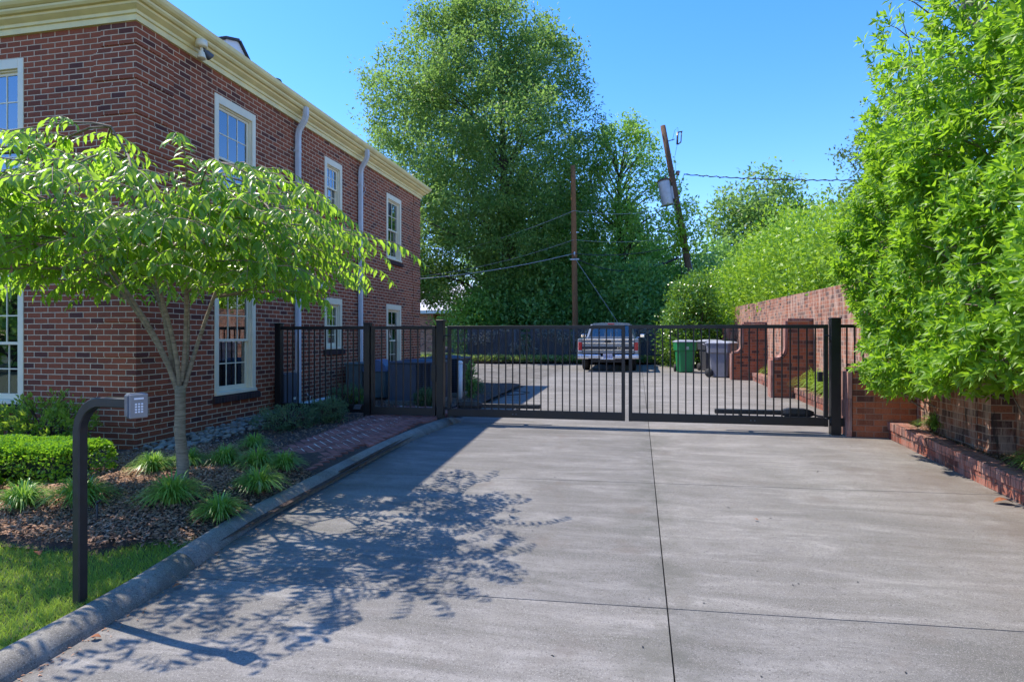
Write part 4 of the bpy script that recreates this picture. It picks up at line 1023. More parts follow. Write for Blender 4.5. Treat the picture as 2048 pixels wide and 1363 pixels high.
bin_(2.42, 21.6, R(20), M['darkbin'], M['binlid'], 'charcoal wheeled bin between the green one and the light grey one')
bin_(2.42, 18.75, R(62), M['greybin'], M['binlid'], 'light grey wheeled bin tucked behind the far brick pier', False)

# ================================================================== VEGETATION HELPERS
def ell_clumps(center, rad, n, shell=.35, bias=0):
    d = rdir(n); 
    r = 1-shell*RS.rand(n)**1.0
    lump = np.array([1+.18*mnoise.noise(Vector(q)*2.2+Vector(center)) for q in d])
    return np.array(center)+d*np.array(rad)*(r*lump)[:, None], d
def tree(name, label, base, profile, nc, cr, per, ls, mat, trunk_r=.25, bark='bark', group=None, kind=LEAF4, cat='tree', limbs=60, inner=.3, flat=.7, lean=0., trunk_top=.75, wl=.5, offc=(0, 0), noisy=.28, gapn=0.):
    t = empty(name, base, label, cat, group); bx, by, bz = base
    zs = [p[0] for p in profile]; rs = [p[1] for p in profile]; z0, z1 = zs[0], zs[-1]
    wgt = np.interp(np.linspace(z0, z1, 200), zs, rs); cdf = np.cumsum(wgt); cdf /= cdf[-1]
    zc = np.interp(RS.rand(nc), cdf, np.linspace(z0, z1, 200)); rr = np.interp(zc, zs, rs)
    th = RS.rand(nc)*2*math.pi; rad = np.sqrt(inner**2+(1-inner**2)*RS.rand(nc))
    lump = np.array([1+noisy*mnoise.noise(Vector((math.cos(a)*1.9, math.sin(a)*1.9, z/(z1-z0)*4.5+bx))) for a, z in zip(th, zc)])
    cc = np.stack([bx+offc[0]+np.cos(th)*rr*rad*lump, by+offc[1]+np.sin(th)*rr*rad*lump, bz+zc], 1)
    if gapn:
        keep = np.array([mnoise.noise(Vector(q)*.55) > -gapn for q in cc]); cc = cc[keep]; nc = len(cc)
    crr = cr*(.6+.8*RS.rand(nc))
    idx = np.repeat(np.arange(nc), per); n = len(idx)
    off = np.clip(RS.normal(size=(n, 3)), -1.7, 1.7)*np.array([1, 1, flat])*.5
    P = cc[idx]+off*crr[idx][:, None]
    D = rdir(n)+off*.8+np.array([0, 0, -.25]); U = rdir(n)*.8+np.array([0, 0, 1.])
    L = ls*(.6+.8*RS.rand(n)); rn = np.clip(RS.rand(n)*.7+RS.rand(nc)[idx]*.3, 0, 1)
    m = MB(); top = z0+(z1-z0)*trunk_top
    tp = [(bx+lean*s+.12*math.sin(s*5), by+.1*math.sin(s*4), bz-.2+top*s) for s in np.linspace(0, 1, 7)]
    m.tube(tp, [trunk_r*(1-.75*s) for s in np.linspace(0, 1, 7)], 10)
    for i in RS.permutation(nc)[:limbs]:
        c = cc[i]; s = max(.12, min(.97, (c[2]-bz-.25*math.hypot(c[0]-bx, c[1]-by)-1)/top)) ; k = s*6; a = int(min(5, k)); q = Vector(tp[a]).lerp(Vector(tp[a+1]), k-a)
        e = Vector(c); mid = q.lerp(e, .5)+Vector((0, 0, .12*(e-q).length)); r0 = trunk_r*(1-.75*s)*(.45 if trunk_r < .33 else .3)
        m.tube([q, q.lerp(mid, .6), mid, e.lerp(mid, .4), e], [r0, r0*.75, r0*.55, r0*.35, .012], 6, False)
    m.build('trunk', M[bark], t, uvs=False, recalc=False)
    leaves('crown', P, D, U, L, L*wl, mat, kind, t, rn); return t

# ---- big oak and the rest of the wood behind the lot
g = .45
tree('oak_tree', 'very tall dense oak tree rising above the rear fence in the middle', (-7.2, 32.5, g),
     [(1.2, 1.8), (2.8, 2.8), (4.2, 4.6), (5.6, 6.3), (7.5, 6.9), (10, 6.8), (13, 6.2), (16, 5.0), (18, 3.5), (19.3, 1.7)], 2000, .78, 125, .175, M['l_oak'], .34, limbs=110, inner=.05, trunk_top=.9, gapn=.26, offc=(-1.0, -.4), wl=.45)
tree('leafy_tree', 'broad mid green tree with loose branch tips right of the oak', (-.9, 34.5, g),
     [(1.5, 2.6), (4, 3.1), (7, 3.1), (10, 2.6), (12.2, 1.7), (13.4, .6)], 470, .72, 85, .19, M['l_maple'], .3, limbs=150, inner=.25, gapn=.25, noisy=.5)
tree('slender_tree', 'slimmer mid green tree between the oak and the leafy tree', (-4.1, 33.5, g), [(1.5, 1.8), (4, 2.5), (7, 2.3), (9.5, 1.3), (11, .4)], 170, .9, 75, .24, M['l_maple'], .22, limbs=60, gapn=.3)
tree('pale_tree', 'light green small tree beside the rear corner of the house', (-12.8, 31, g), [(3.2, 1.4), (4.2, 2.2), (5.2, 2.0), (6.2, .8)], 130, .8, 80, .2, M['l_maple'], .12, limbs=30)
for i, (x, y, h, r_, lab, mt) in enumerate([
    (-6.5, 29.6, 4.3, 2.0, 'dark understory shrub beneath the left side of the oak', 'l_under'), (-4.2, 30.2, 4.9, 2.1, 'understory shrub with thin stems left of the upright pole', 'l_under'),
    (-1.7, 30.4, 5.2, 2.0, 'understory shrub directly right of the upright pole', 'l_under'), (.1, 29.2, 4.7, 1.9, 'shaded shrub behind the pickup cab', 'l_under'),
    (1.3, 31.5, 5.6, 2.0, 'shrub at the foot of the leaning pole', 'l_maple'), (3.4, 31, 5.2, 2.1, 'shrub right of the foot of the leaning pole', 'l_under'), (-7.9, 29.2, 3.4, 1.5, 'low shrub at the left foot of the oak', 'l_maple')]):
    tree('understory_shrub', lab, (x, y, g), [(.1, r_*.75), (h*.3, r_), (h*.65, r_*.85), (h*.9, r_*.45), (h, .15)], 150, .75, 62, .20, M[mt], .06, group='understory shrubs behind the rear fence', cat='shrub', limbs=30, inner=.25)
for i, (x, y, h, r_, lab) in enumerate([(-12, 60, 15, 6, 'far tree standing behind the neighbouring house'), (-6.5, 44, 9, 5, 'far tree seen beneath the oak crown'), (-.5, 45, 9, 5, 'far tree behind the slender tree'), (5.5, 46, 7.8, 4.6, 'far tree low in the gap behind the leaning pole')]):
    tree('far_tree', lab, (x, y, g), [(.1 if h < 12 else 6., r_*.8), (h*.5, r_), (h*.7, r_*.8), (h, .4)], 170, 1.4, 60, .36, M['l_under'], .2, group='far trees beyond the rear fence', limbs=15, inner=.1)
tree('round_crown_tree', 'distant round crowned tree standing above the pale hedge', (9.3, 50, g), [(5.5, 2.0), (8, 3.3), (10.5, 3.6), (12.6, 2.6), (13.6, 1.0)], 240, 1.2, 75, .34, M['l_oak'], .3, limbs=60, gapn=.3, noisy=.4)
tree('vine_mass', 'leafy vine clump growing round the middle of the leaning pole', (2.05, 29.85, g), [(5.0, .25), (5.6, .9), (6.5, 1.35), (7.1, .9), (7.6, .2)], 60, .45, 34, .16, M['l_hedge'], .02, cat='vine', limbs=30, inner=.1, offc=(.1, -.1), noisy=.6)
# pale hedge over the garden wall and the holly by the bins
def hedge(name, label, blobs, n, per, cr, ls, mat, base, cat='hedge', wl=.5, kind=LEAF4):
    t = empty(name, base, label, cat); C = []; Dn = []
    tot = sum(b[3]*b[4]*b[5] for b in blobs)
    for (x, y, z, rx, ry, rz) in blobs:
        k = int(n*rx*ry*rz/tot)+20; c_, d_ = ell_clumps((x, y, z), (rx, ry, rz), k, .4); C.append(c_); Dn.append(d_)
    C = np.concatenate(C); Dn = np.concatenate(Dn); keep = C[:, 2] > base[2]-.1; C = C[keep]; Dn = Dn[keep]
    nc = len(C); idx = np.repeat(np.arange(nc), per); m_ = len(idx); off = RS.normal(size=(m_, 3))*.5
    P = C[idx]+off*cr; D = Dn[idx]*.6+rdir(m_)+np.array([0, 0, .35]); U = Dn[idx]+rdir(m_)*.7
    L = ls*(.6+.8*RS.rand(m_)); rn = np.clip(.6*RS.rand(m_)+.4*RS.rand(nc)[idx], 0, 1)
    leaves('foliage', P, D, U, L, L*wl, mat, kind, t, rn)
    m = MB(); b0 = Vector(base)
    for q in RS.permutation(nc)[:70]:
        e = Vector(C[q]); s = Vector((b0.x+(e.x-b0.x)*.25, b0.y+(e.y-b0.y)*.6, b0.z-.05)); m.tube([s, s.lerp(e, .5)+Vector((0, 0, .2)), e], [.035, .02, .006], 5, False)
    m.build('stems', M['bark'], t, uvs=False, recalc=False); return t
hedge('privet_hedge', 'tall pale green hedge leaning over the weathered brick wall',
      [(5.6, 15.5, 3.3, 2.1, 2.6, 1.75), (5.4, 19.5, 3.6, 2.3, 2.8, 2.0), (5.3, 23.6, 3.5, 2.3, 2.6, 2.1), (4.2, 26.2, 2.9, 1.7, 1.8, 1.9), (5.2, 12.8, 2.9, 1.5, 1.7, 1.5)], 2300, 30, .42, .115, M['l_hedge'], (5.2, 19, .6))
hedge('holly_bush', 'dense glossy evergreen bush behind the green bin', [(1.95, 23.7, 1.75, 1.15, 1.2, 1.9), (2.1, 23.6, 3.0, .85, .9, 1.0), (2.5, 24.2, 1.2, 1.3, 1.2, 1.2)], 1050, 26, .28, .10, M['l_holly'], (2.0, 23.7, .45), 'bush')
tree('dark_leaf_tree', 'dark small leaved tree showing behind the upper left of the big shrub', (5.75, 14.5, .6), [(3.0, .9), (4.1, 1.6), (5.0, 1.35), (5.8, .9), (6.3, .3)], 210, .33, 60, .085, leaf_mat('dark_leaf', (.05,.10,.045), (.12,.19,.08), (.2,.33,.1), .35, .4), .06, limbs=40, inner=.3, noisy=.5, trunk_top=.8)

# ---- big glossy shrub at right : whorled rosettes
SH = empty('glossy_shrub', (4.4, 6.2, .5), 'huge bright green glossy shrub overhanging the driveway on the right', 'shrub')
def shrub_xmin(y, z):
    b = 2.44+.30*max(0, (1.9-z))**1.2+.075*max(0, z-2.8)**1.3
    e = (max(0, (y-7.6))**2)*.9
    return b+e
C = []; Dn = []; MAXT = 8000
for _ in range(60000):
    if len(C) >= MAXT: break
    z = RS.uniform(.9, 6.3); y = RS.uniform(2.2, 8.45)
    lump = .30*mnoise.noise(Vector((y*1.1, z*1.1, 3.1)))+.20*mnoise.noise(Vector((y*2.7, z*2.7, 9.)))
    x0 = shrub_xmin(y, z)+lump
    if z < .90+.12*max(0, 8-y)+.10*mnoise.noise(Vector((y*2.3, 2, 0))): continue
    if z > 3.6 and RS.rand() < .15+(z-3.6)*.5: continue
    hole = mnoise.noise(Vector((y*1.6+7, z*2.1, 5.)))
    if hole < -.20 and RS.rand() < .85: continue
    dep = RS.rand()**1.9*.9 if RS.rand() < .82 else RS.uniform(.7, 1.6)
    C.append((x0+dep, y, z)); Dn.append((-1+dep*.3, .25*(y-5.5)*.4-.35, .25+.15*(z-2.5)))
# top and end faces
C = np.array(C); Dn = norm(np.array(Dn)+RS.normal(size=C.shape)*.42)
k = 9; n = len(C); idx = np.repeat(np.arange(n), k); a = np.tile(np.arange(k)*2.4, n)+np.repeat(RS.rand(n)*6.3, k)
ax = Dn[idx]; s1 = norm(np.cross(ax, rdir(1)[0]+np.zeros_like(ax))); s2 = np.cross(ax, s1)
tilt = np.tile(np.linspace(.35, 1.35, k), n)[:, None]+RS.normal(size=(n*k, 1))*.15
D = ax*np.cos(tilt)+(s1*np.cos(a)[:, None]+s2*np.sin(a)[:, None])*np.sin(tilt)
L = (.078+.05*RS.rand(n*k))*np.tile(np.linspace(.75, 1.1, k), n); U = ax*1.0+np.array([0, 0, .3])
rn = np.clip(np.repeat(RS.rand(n), k)*.45+RS.rand(n*k)*.3+np.tile(np.linspace(.22, .0, k), n), 0, 1)*.99  # lower leaves of each whorl coloured darker, standing in for occlusion shade
P = C[idx]+ax*np.tile(np.linspace(.02, -.035, k), n)[:, None]
leaves('foliage', P, D, U, L, L*.35, M['l_shrub'], LEAF5, SH, rn)
m = MB()
for q in RS.permutation(n)[:700]:
    e = Vector(C[q]); b = e-Vector(Dn[q])*RS.uniform(.2, .4)+Vector((.1, 0, .02)); m.tube([b, e.lerp(b, .4)+Vector((0, 0, .02)), e], [.009, .006, .003], 4, False)
for _ in range(150):
    y = RS.uniform(2.8, 8.1); x = RS.uniform(4.0, 4.6); a0 = Vector((x+.1, y+RS.uniform(-.3, .3), .4)); e = Vector((shrub_xmin(y, 4.5)+RS.uniform(.15, 1.3), y+RS.uniform(-.3, .3), RS.uniform(4.4, 7.2)))
    a1 = Vector((a0.x, a0.y, 1.6)); a0 = Vector((a0.x, a0.y, 2.75)); m.tube([a1, a0, a0.lerp(e, .5)+Vector((.08, 0, .05)), e], [.028, .022, .015, .006], 5, False)
    for q in range(3):
        b = a0.lerp(e, RS.uniform(.6, .95)); f = b+Vector((RS.uniform(-.5, .2), RS.uniform(-.35, .35), RS.uniform(.3, .9))); m.tube([b, b.lerp(f, .5)+Vector((0, 0, -.04)), f], [.008, .006, .003], 4, False)
m.build('stems', M['bark_pale'], SH, uvs=False, recalc=False)
# cream flower heads
fl = [(2.72, 7.35, 1.62), (2.72, 5.55, 2.02), (2.70, 5.0, 3.15), (2.78, 6.9, 3.9), (2.75, 6.0, 2.35)]
for p in fl:
    n2 = 90; d = rdir(n2); q = np.array(p)+d*np.array([.05, .06, .035])-np.array([.08, .03, 0]); leaves('flower_head', q, d, rdir(n2), .014, .012, M['flower'], LEAF4, SH)

# ================================================================== NEAR ORNAMENTAL TREE
T0 = Vector((-3.88, 4.60, bedz(-3.88, 4.6)-.05)); OT = empty('ornamental_tree', tuple(T0), 'young multi-stemmed tree with long drooping bright leaves in front of the house corner', 'tree')
m = MB(); F0 = Vector((-3.90, 4.60, 1.18))
tr = [T0, T0.lerp(F0, .25)+Vector((.012, 0, 0)), T0.lerp(F0, .55)+Vector((-.012, 0, 0)), T0.lerp(F0, .85), F0]
m.tube([T0+Vector((0, 0, -.1))]+tr, [.066, .056, .048, .044, .042, .044], 14)
CX, CY = -4.15, 4.55
tips = []; limbs = []
def bez(a, b, c, d, n): return [a*(1-t)**3+b*3*t*(1-t)**2+c*3*t*t*(1-t)+d*t**3 for t in [i/n for i in range(n+1)]]
rnd = random.Random(5)
stems = [(-165, .95, 3.1), (-118, .85, 3.1), (-60, .75, 3.05), (-20, .8, 3.1), (30, 1.0, 3.15), (80, .6, 3.25), (150, .9, 3.25), (-150, .3, 3.5)]
segs = []
for q_, (az, rr, zt) in enumerate(stems):
    a = R(az); e = Vector((CX+math.cos(a)*rr, CY+math.sin(a)*rr, zt-.1)); F1 = F0+Vector((math.cos(a)*.022, math.sin(a)*.022, -.05+.03*(q_ % 4)))
    pts = bez(F1, F1+Vector((math.cos(a)*.17, math.sin(a)*.17, .62)), e-Vector((math.cos(a)*.42, math.sin(a)*.42, .70)), e, 9); m.tube(pts, [.020-.0014*i for i in range(10)], 8, False)
    for j in range(16):
        i = rnd.randint(4, 9); p = pts[i]; az2 = a+rnd.uniform(-1.35, 1.35)
        R_ = rnd.uniform(.45, 1.30)
        e2 = p+Vector((math.cos(az2)*R_, math.sin(az2)*R_, rnd.uniform(-.55, .50)-.05*R_))
        dd = Vector((e2.x-CX, e2.y-CY, 0)); rad = math.hypot(dd.x/1.95, dd.y/1.85)
        if rad > 1: e2.x = CX+dd.x/rad; e2.y = CY+dd.y/rad
        if e2.x < -5.55 and e2.y > 5.75: e2.y = 5.7
        zc = 3.62-1.1*min(1, rad)**2-rnd.random()*.25; e2.z = min(e2.z, zc); e2.z = max(e2.z, 2.36-.62*min(1, rad)**2+.25*rnd.random())
        ps = bez(p, p+Vector((math.cos(az2), math.sin(az2), .2))*R_*.3, e2-Vector((math.cos(az2), math.sin(az2), -.25))*R_*.3, e2, 7)
        m.tube(ps, [.011-.0012*q for q in range(8)], 5, False); segs.append(ps)
P = []; D = []; U = []; L = []
def twig(ps, lf, step, l0=0):
    # leaves alternate along a polyline
    d = l0; side = 1
    for a, b in zip(ps[:-1], ps[1:]):
        ln = (b-a).length; t = (b-a).normalized(); sd = t.cross(Vector((0, 0, 1)))
        sd = sd.normalized() if sd.length > .01 else Vector((1, 0, 0))
        while d < ln:
            p = a+t*d; side = -side
            P.append(p); D.append(t*.45+sd*side*.75+Vector((0, 0, -.55+rnd.uniform(-.35, .25)))+Vector([rnd.gauss(0, .14) for _ in range(3)])); U.append(Vector((0, 0, 1))+t*.3+Vector([rnd.gauss(0, .25) for _ in range(3)]))
            L.append(lf*rnd.uniform(.72, 1.2)); d += step
        d -= ln
for ps in segs:
    twig(ps[2:], .098, .034)
    e = ps[-1]; d = (ps[-1]-ps[-3]).normalized()
    for j in range(6):
        i = rnd.randint(2, 7); p = ps[i]; az = math.atan2(d.y, d.x)+rnd.uniform(-1.2, 1.2); ln = rnd.uniform(.22, .52)
        dz = rnd.uniform(-.05, .35)
        q = [p+Vector((math.cos(az)*ln*s, math.sin(az)*ln*s, ln*(dz*s-.55*s*s))) for s in (0, .2, .4, .6, .8, 1)]
        if p.z < 2.15 and dz < .15: continue
        q = [Vector((v.x, min(v.y, 5.88) if v.x < -5.5 else v.y, v.z)) for v in q]
        m.tube(q, [.0045, .004, .0035, .003, .0025, .0015], 4, False); twig(q, .098, .031)
m.build('trunk', M['bark_small'], OT, uvs=False, recalc=False)
P = np.array([tuple(q) for q in P]); D = np.array([tuple(q) for q in D]); U = np.array([tuple(q) for q in U]); L = np.array(L)
leaves('crown', P, D, U, L, L*.38, M['l_tree'], LEAF8, OT)
print('tree leaves', len(P))

# ================================================================== SHRUBS AT LEFT
def boxhedge(name, label, x0, x1, y0, y1, z0, z1, n, mat, ls, cat='hedge', rnd_=.16, origin=None, group=None):
    t = empty(name, ((x0+x1)/2, (y0+y1)/2, z0), label, cat, group)
    c = np.array([(x0+x1)/2, (y0+y1)/2, (z0+z1)/2]); h = np.array([(x1-x0)/2, (y1-y0)/2, (z1-z0)/2])
    q = RS.uniform(-1, 1, (n*2, 3)); ax = RS.choice(3, n*2, p=norm(np.array([[h[1]*h[2], h[0]*h[2], 2*h[0]*h[1]]]))[0]**2); 
    q[np.arange(n*2), ax] = np.sign(q[np.arange(n*2), ax]); q = q[:n]
    # round the corners
    P = q*h; rr = rnd_; inner = np.clip(P, -(h-rr), h-rr); dd = P-inner; dl = np.linalg.norm(dd, axis=1, keepdims=True); nn = dd/np.maximum(dl, 1e-6)
    P = inner+nn*rr; wob = np.array([.035*mnoise.noise(Vector(v+c)*4.)+.02*mnoise.noise(Vector(v+c)*11.) for v in P]); P = P+nn*(wob-(.06*RS.rand(n)**2))[:, None]+c
    D = nn*.8+rdir(n)*.8+np.array([0, 0, .3]); Lf = ls*(.7+.6*RS.rand(n))
    leaves('foliage', P, D, nn+rdir(n)*.6, Lf, Lf*.6, mat, LEAF4, t)
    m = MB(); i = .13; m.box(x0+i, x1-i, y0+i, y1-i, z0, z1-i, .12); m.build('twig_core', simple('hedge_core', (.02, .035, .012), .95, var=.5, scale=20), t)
    return t
gg = gz(4.8)+.1
boxhedge('clipped_hedge', 'low clipped boxwood hedge running along the front of the house', -6.4, -4.98, 4.48, 5.10, gg-.07, gg+.33, 30000, M['l_box'], .034, group=None)
boxhedge('clipped_hedge', 'clipped boxwood cut off by the left edge of the photo', -7.6, -5.52, 3.88, 4.38, gg-.08, gg+.36, 22000, M['l_box'], .034)
def bush(name, label, c, r_, n, per, ls, mat, cat='shrub', wl=.36):
    t = empty(name, (c[0], c[1], c[2]-r_[2]), label, cat); C, Dn = ell_clumps(c, r_, n, .5); k = per; idx = np.repeat(np.arange(n), k); m_ = n*k
    D = Dn[idx]*.9+rdir(m_)*.8+np.array([0, 0, .5]); P = C[idx]+RS.normal(size=(m_, 3))*.02; L = ls*(.6+.8*RS.rand(m_))
    leaves('foliage', P, D, Dn[idx]+rdir(m_)*.5, L, L*wl, mat, LEAF5, t)
    m = MB()
    for q in RS.permutation(n)[:50]: m.tube([(c[0], c[1], c[2]-r_[2]), tuple((C[q]+np.array(c))/2), tuple(C[q])], [.012, .008, .003], 4, False)
    m.build('stems', M['bark'], t, uvs=False, recalc=False); return t
bush('azalea_shrub', 'loose yellow-green shrub under the ground floor front window', (-6.35, 5.45, .62), (.62, .36, .36), 420, 10, .05, M['l_azalea'])
bush('azalea_shrub', 'yellow-green shrub between the clipped hedge and the left photo edge', (-7.3, 5.2, .60), (.6, .38, .34), 380, 10, .05, M['l_azalea'])

# liriope and other grassy clumps
def clump_mesh(n, h, spread, w, mat, name, seed, sides=0.):
    rs = np.random.RandomState(seed); K = 6; a = rs.rand(n)*2*math.pi; lean = rs.rand(n)**.7*spread; hh = h*(.65+.5*rs.rand(n)); w_ = w*(.7+.6*rs.rand(n))
    b = np.stack([np.cos(a), np.sin(a), np.zeros(n)], 1); s = np.stack([-np.sin(a), np.cos(a), np.zeros(n)], 1); V = np.zeros((n, 2*K, 3))
    r0 = rs.rand(n)*.05; lean = spread*(.18+.95*rs.rand(n)**.75); q = (lean/spread)[:]
    for i in range(K):
        t = i/(K-1); out_ = r0+lean*(t**1.25); z = hh*(1.9*t-(.75+.62*q)*t*t*(1+.12*t))*(1.12-.22*q)
        ctr = b*out_[:, None]; ctr[:, 2] = np.maximum(z, .008); wd = (w_*(1-.9*t**2.4))[:, None]*.5
        V[:, 2*i] = ctr-s*wd; V[:, 2*i+1] = ctr+s*wd
    pat = [(2*i, 2*i+1, 2*i+3, 2*i+2) for i in range(K-1)]
    o = np_mesh(name, V.reshape(-1, 3), pat, 2*K, n, mat, None, rs.rand(n), origin=(0, 0, 0)); return o
lp = [clump_mesh(380, .27, .27, .0125, M['l_lir'], 'grass_clump', 20+i) for i in range(4)]
used = [False]*4
def put_clump(x, y, z, sc, label, i, group='liriope clumps in the mulch bed', protos=None, usedl=None, name=None):
    pr_ = protos or lp; us = usedl if usedl is not None else used; i = i % len(pr_)
    if not us[i]: o = pr_[i]; us[i] = True
    else: o = pr_[i].copy(); col.objects.link(o)
    o.location = (x, y, z); o.rotation_euler = (0, 0, x*7+y*3); o.scale = (sc, sc, sc); return tag(o, label, 'grass clump', group)
lir = [(-4.68, 3.86, .92, 'arching green grass clump at the far left of the mulch bed'), (-4.24, 3.95, 1.0, 'arching grass clump directly left of the keypad pedestal'),
       (-4.45, 4.90, .85, 'grass clump in front of the right end of the boxwood hedge'), (-4.30, 5.18, .8, 'grass clump just behind the tree trunk on its left'),
       (-3.56, 4.12, 1.0, 'largest grass clump, in front of the tree trunk'), (-4.02, 5.35, .85, 'grass clump right of the tree trunk, in front of the river stones'),
       (-3.62, 5.30, .9, 'grass clump at the lower left corner of the brick path'), (-3.22, 4.72, .92, 'grass clump in the bed midway between trunk and curb'),
       (-3.13, 4.10, .85, 'grass clump close to the curb, nearest the lawn'), (-3.34, 5.32, .8, 'dark green grass clump beside the curb at the near end of the path'),
       (-4.32, 6.25, .8, 'small grass clump against the river stones near the path')]
for i, (x, y, s, lab) in enumerate(lir): put_clump(x, y, bedz(x, y)-.02, s, lab, i)
bp_ = [clump_mesh(230, .36, .34, .014, M['l_lirbright'], 'grass_clump', 40+i) for i in range(2)]; bu = [False, False]
bl = [(3.34, 12.6, 'bright yellow-green grass clump at the far end of the planter behind the gate'), (3.32, 12.0, 'bright grass clump second from the far end of the planter behind the gate'), (3.32, 11.4, 'bright grass clump third from the far end of the planter behind the gate'), (3.32, 10.8, 'bright grass clump in the middle of the planter behind the gate'),
      (3.32, 10.2, 'bright grass clump third from the hinge post in the planter behind the gate'), (3.30, 9.65, 'bright grass clump second from the hinge post in the planter behind the gate'), (3.30, 9.15, 'bright grass clump nearest the hinge post behind the gate'),
      (3.34, 14.1, 'bright grass clump nearest in the far planter between the piers'), (3.34, 14.9, 'bright grass clump in the middle of the far planter'), (3.34, 15.8, 'bright grass clump farthest in the far planter'),
      (-4.75, 9.75, 'vivid green grass clump behind the walkway gate, in front of the condenser')]
for i, (x, y, lab) in enumerate(bl): put_clump(x, y, gz(y)+(.17 if x > 0 else .1), 1.35 if x > 0 else .9, lab, i, 'bright grass clumps', bp_, bu)
gl_ = [(3.52, 8.15, .95, 'green grass clump on the planter beside the gate pier'), (3.50, 6.15, 1.1, 'arching grass clump spilling over the planter at the right photo edge'), (3.52, 5.6, 1.0, 'grass clump on the planter cut by the right photo edge')]
for i, (x, y, s, lab) in enumerate(gl_): put_clump(x, y, gz(y)+.17, s, lab, i, 'grass clumps on the near planter')
# low leafy plants in front of and behind the railing
for i, (x, y, z, rx, ry, rz, lab) in enumerate([(-4.72, 7.55, .48, .40, .55, .20, 'feathery grey-green ground cover in front of the small fence panel'), (-4.42, 8.15, .52, .28, .35, .20, 'feathery ground cover beside the walkway gate post'),
     (-4.85, 9.6, .56, .35, .4, .24, 'grey-green leafy plant behind the fence panel by the downspout'), (-3.5, 12.6, .5, .28, .5, .22, 'dusty green shrub in the bed corner beyond the condensers'), (-3.62, 10.1, .52, .2, .15, .16, 'wispy blue-green plant in front of the condenser grille')]):
    bush('ground_cover_plant', lab, (x, y, z), (rx, ry, rz), 260, 12, .038, M['l_hazel'], 'plant', .3)
bush('slim_shrub', 'narrow dark green shrub beside the pale bollard', (-3.22, 11.6, .72), (.10, .12, .42), 80, 9, .06, M['l_under'])

# dense ground cover strip at the back fence
n = 9000; P = np.stack([RS.uniform(-15, 3.2, n), RS.uniform(25.0, 26.25, n), gz(25.5)+.03+.20*RS.rand(n)**.8], 1); D = rdir(n)*.7+np.array([0, -.2, .7])
tag(leaves('ground_cover', P, D, rdir(n)+np.array([0, 0, .6]), .17, .085, M['l_cover'], LEAF4), 'leafy pale green ground cover strip below the chain-link fence', 'ground cover', kind='stuff')
# dry twigs and vines woven into the fence
n = 5200; xx = RS.uniform(-8, 2.6, n); zz = .6+1.35*RS.rand(n); kp = np.array([mnoise.noise(Vector((a*.9, 1, b*1.6))) > .02 for a, b in zip(xx, zz)]); P = np.stack([xx, RS.uniform(26.38, 26.7, n), zz], 1)[kp]; n = len(P)
tag(leaves('vine_tangle', P, rdir(n), rdir(n), .13, .05, leaf_mat('dry_vine', (.14,.13,.08), (.55,.48,.36), (.2,.2,.1), .15, .7), LEAF4), 'dry tangled vines and leaves caught in the rear chain-link fence', 'vines', kind='stuff')

# ================================================================== GROUND DETAIL
# grass blades (stuff)
n = 130000; x = -2.90-RS.rand(n)**1.15*4.8; y = RS.uniform(.6, 3.9, n)
le = np.array([lawn_edge(a) for a in x]); d = y-(le+.05*RS.normal(size=n)); keep = (d < 0) & (x < np.array([curbx(b) for b in y])-.185)
near = (-x*.2036*1.0+y*.979) > 1.4; keep &= near; x, y = x[keep], y[keep]; n = len(x)
patch = np.array([mnoise.noise(Vector((a*1.6, b*1.6, 0))) for a, b in zip(x, y)]); h = .034+.016*RS.rand(n)+.014*patch; z = np.array([gz(b) for b in y])+.04
a = RS.rand(n)*6.283; w_ = .0032; ln = (.35+.7*RS.rand(n))*h; b2 = RS.rand(n)*6.283
V = np.zeros((n, 5, 3)); base = np.stack([x, y, z], 1); s = np.stack([np.cos(a), np.sin(a), 0*a], 1)*w_*.5; o = np.stack([np.cos(b2)*ln, np.sin(b2)*ln, 0*a], 1)
V[:, 0] = base-s; V[:, 1] = base+s; V[:, 2] = base+s*.8+o*.35+np.array([0, 0, 1.])*(h*.6)[:, None]; V[:, 3] = base-s*.8+o*.35+np.array([0, 0, 1.])*(h*.6)[:, None]; V[:, 4] = base+o+np.array([0, 0, 1.])*h[:, None]
rn = np.clip(RS.rand(n)*.75+.25*(patch+.5), 0, 1)
tag(np_mesh('lawn_grass', V.reshape(-1, 3), [(0, 1, 2, 3), (3, 2, 4)], 5, n, M['l_grass'], None, rn), 'mown lawn grass in the lower left', 'grass', kind='stuff')
# bark mulch chips (stuff)
n = 60000; x = RS.uniform(-5.7, -2.85, n); y = np.where(RS.rand(n) < .8, RS.uniform(3.35, 6.4, n), RS.uniform(6.2, 12.5, n))
le = np.array([lawn_edge(a) for a in x]); keep = (y > le-.09+.04*RS.normal(size=n)); keep &= ~((x > PX0-.01) & (x < PX1+.2) & (y > PY0-.12) & (y < PY1)); keep &= ~((x < -4.95) & (y > 6.02) & (x < HX)); keep &= (x < np.array([curbx(min(b, 6.8)) for b in y])-.19)
x, y = x[keep], y[keep]; n = len(x); z = np.array([bedz(a, b) for a, b in zip(x, y)])+.004+.016*RS.rand(n)-(y > 9)*.02
D = rdir(n); D[:, 2] *= .35; U = rdir(n)*.55+np.array([0, 0, 1.]); L = .012+.026*RS.rand(n)**1.5
CH = (np.array([(0, -.45, 0), (1, -.5, .02), (.95, .45, 0), (.05, .5, .03), (.5, 0, .18)]), [(0, 1, 4), (1, 2, 4), (2, 3, 4), (3, 0, 4)])
tag(leaves('bark_mulch', np.stack([x, y, z], 1), D, U, L, L*.42, M['chip'], CH), 'brown shredded bark mulch covering the planting bed', 'mulch', kind='stuff')
n = 2500; x = RS.uniform(3.35, 3.72, n); y = RS.uniform(2, 8.5, n); z = np.array([gz(b) for b in y])+.175
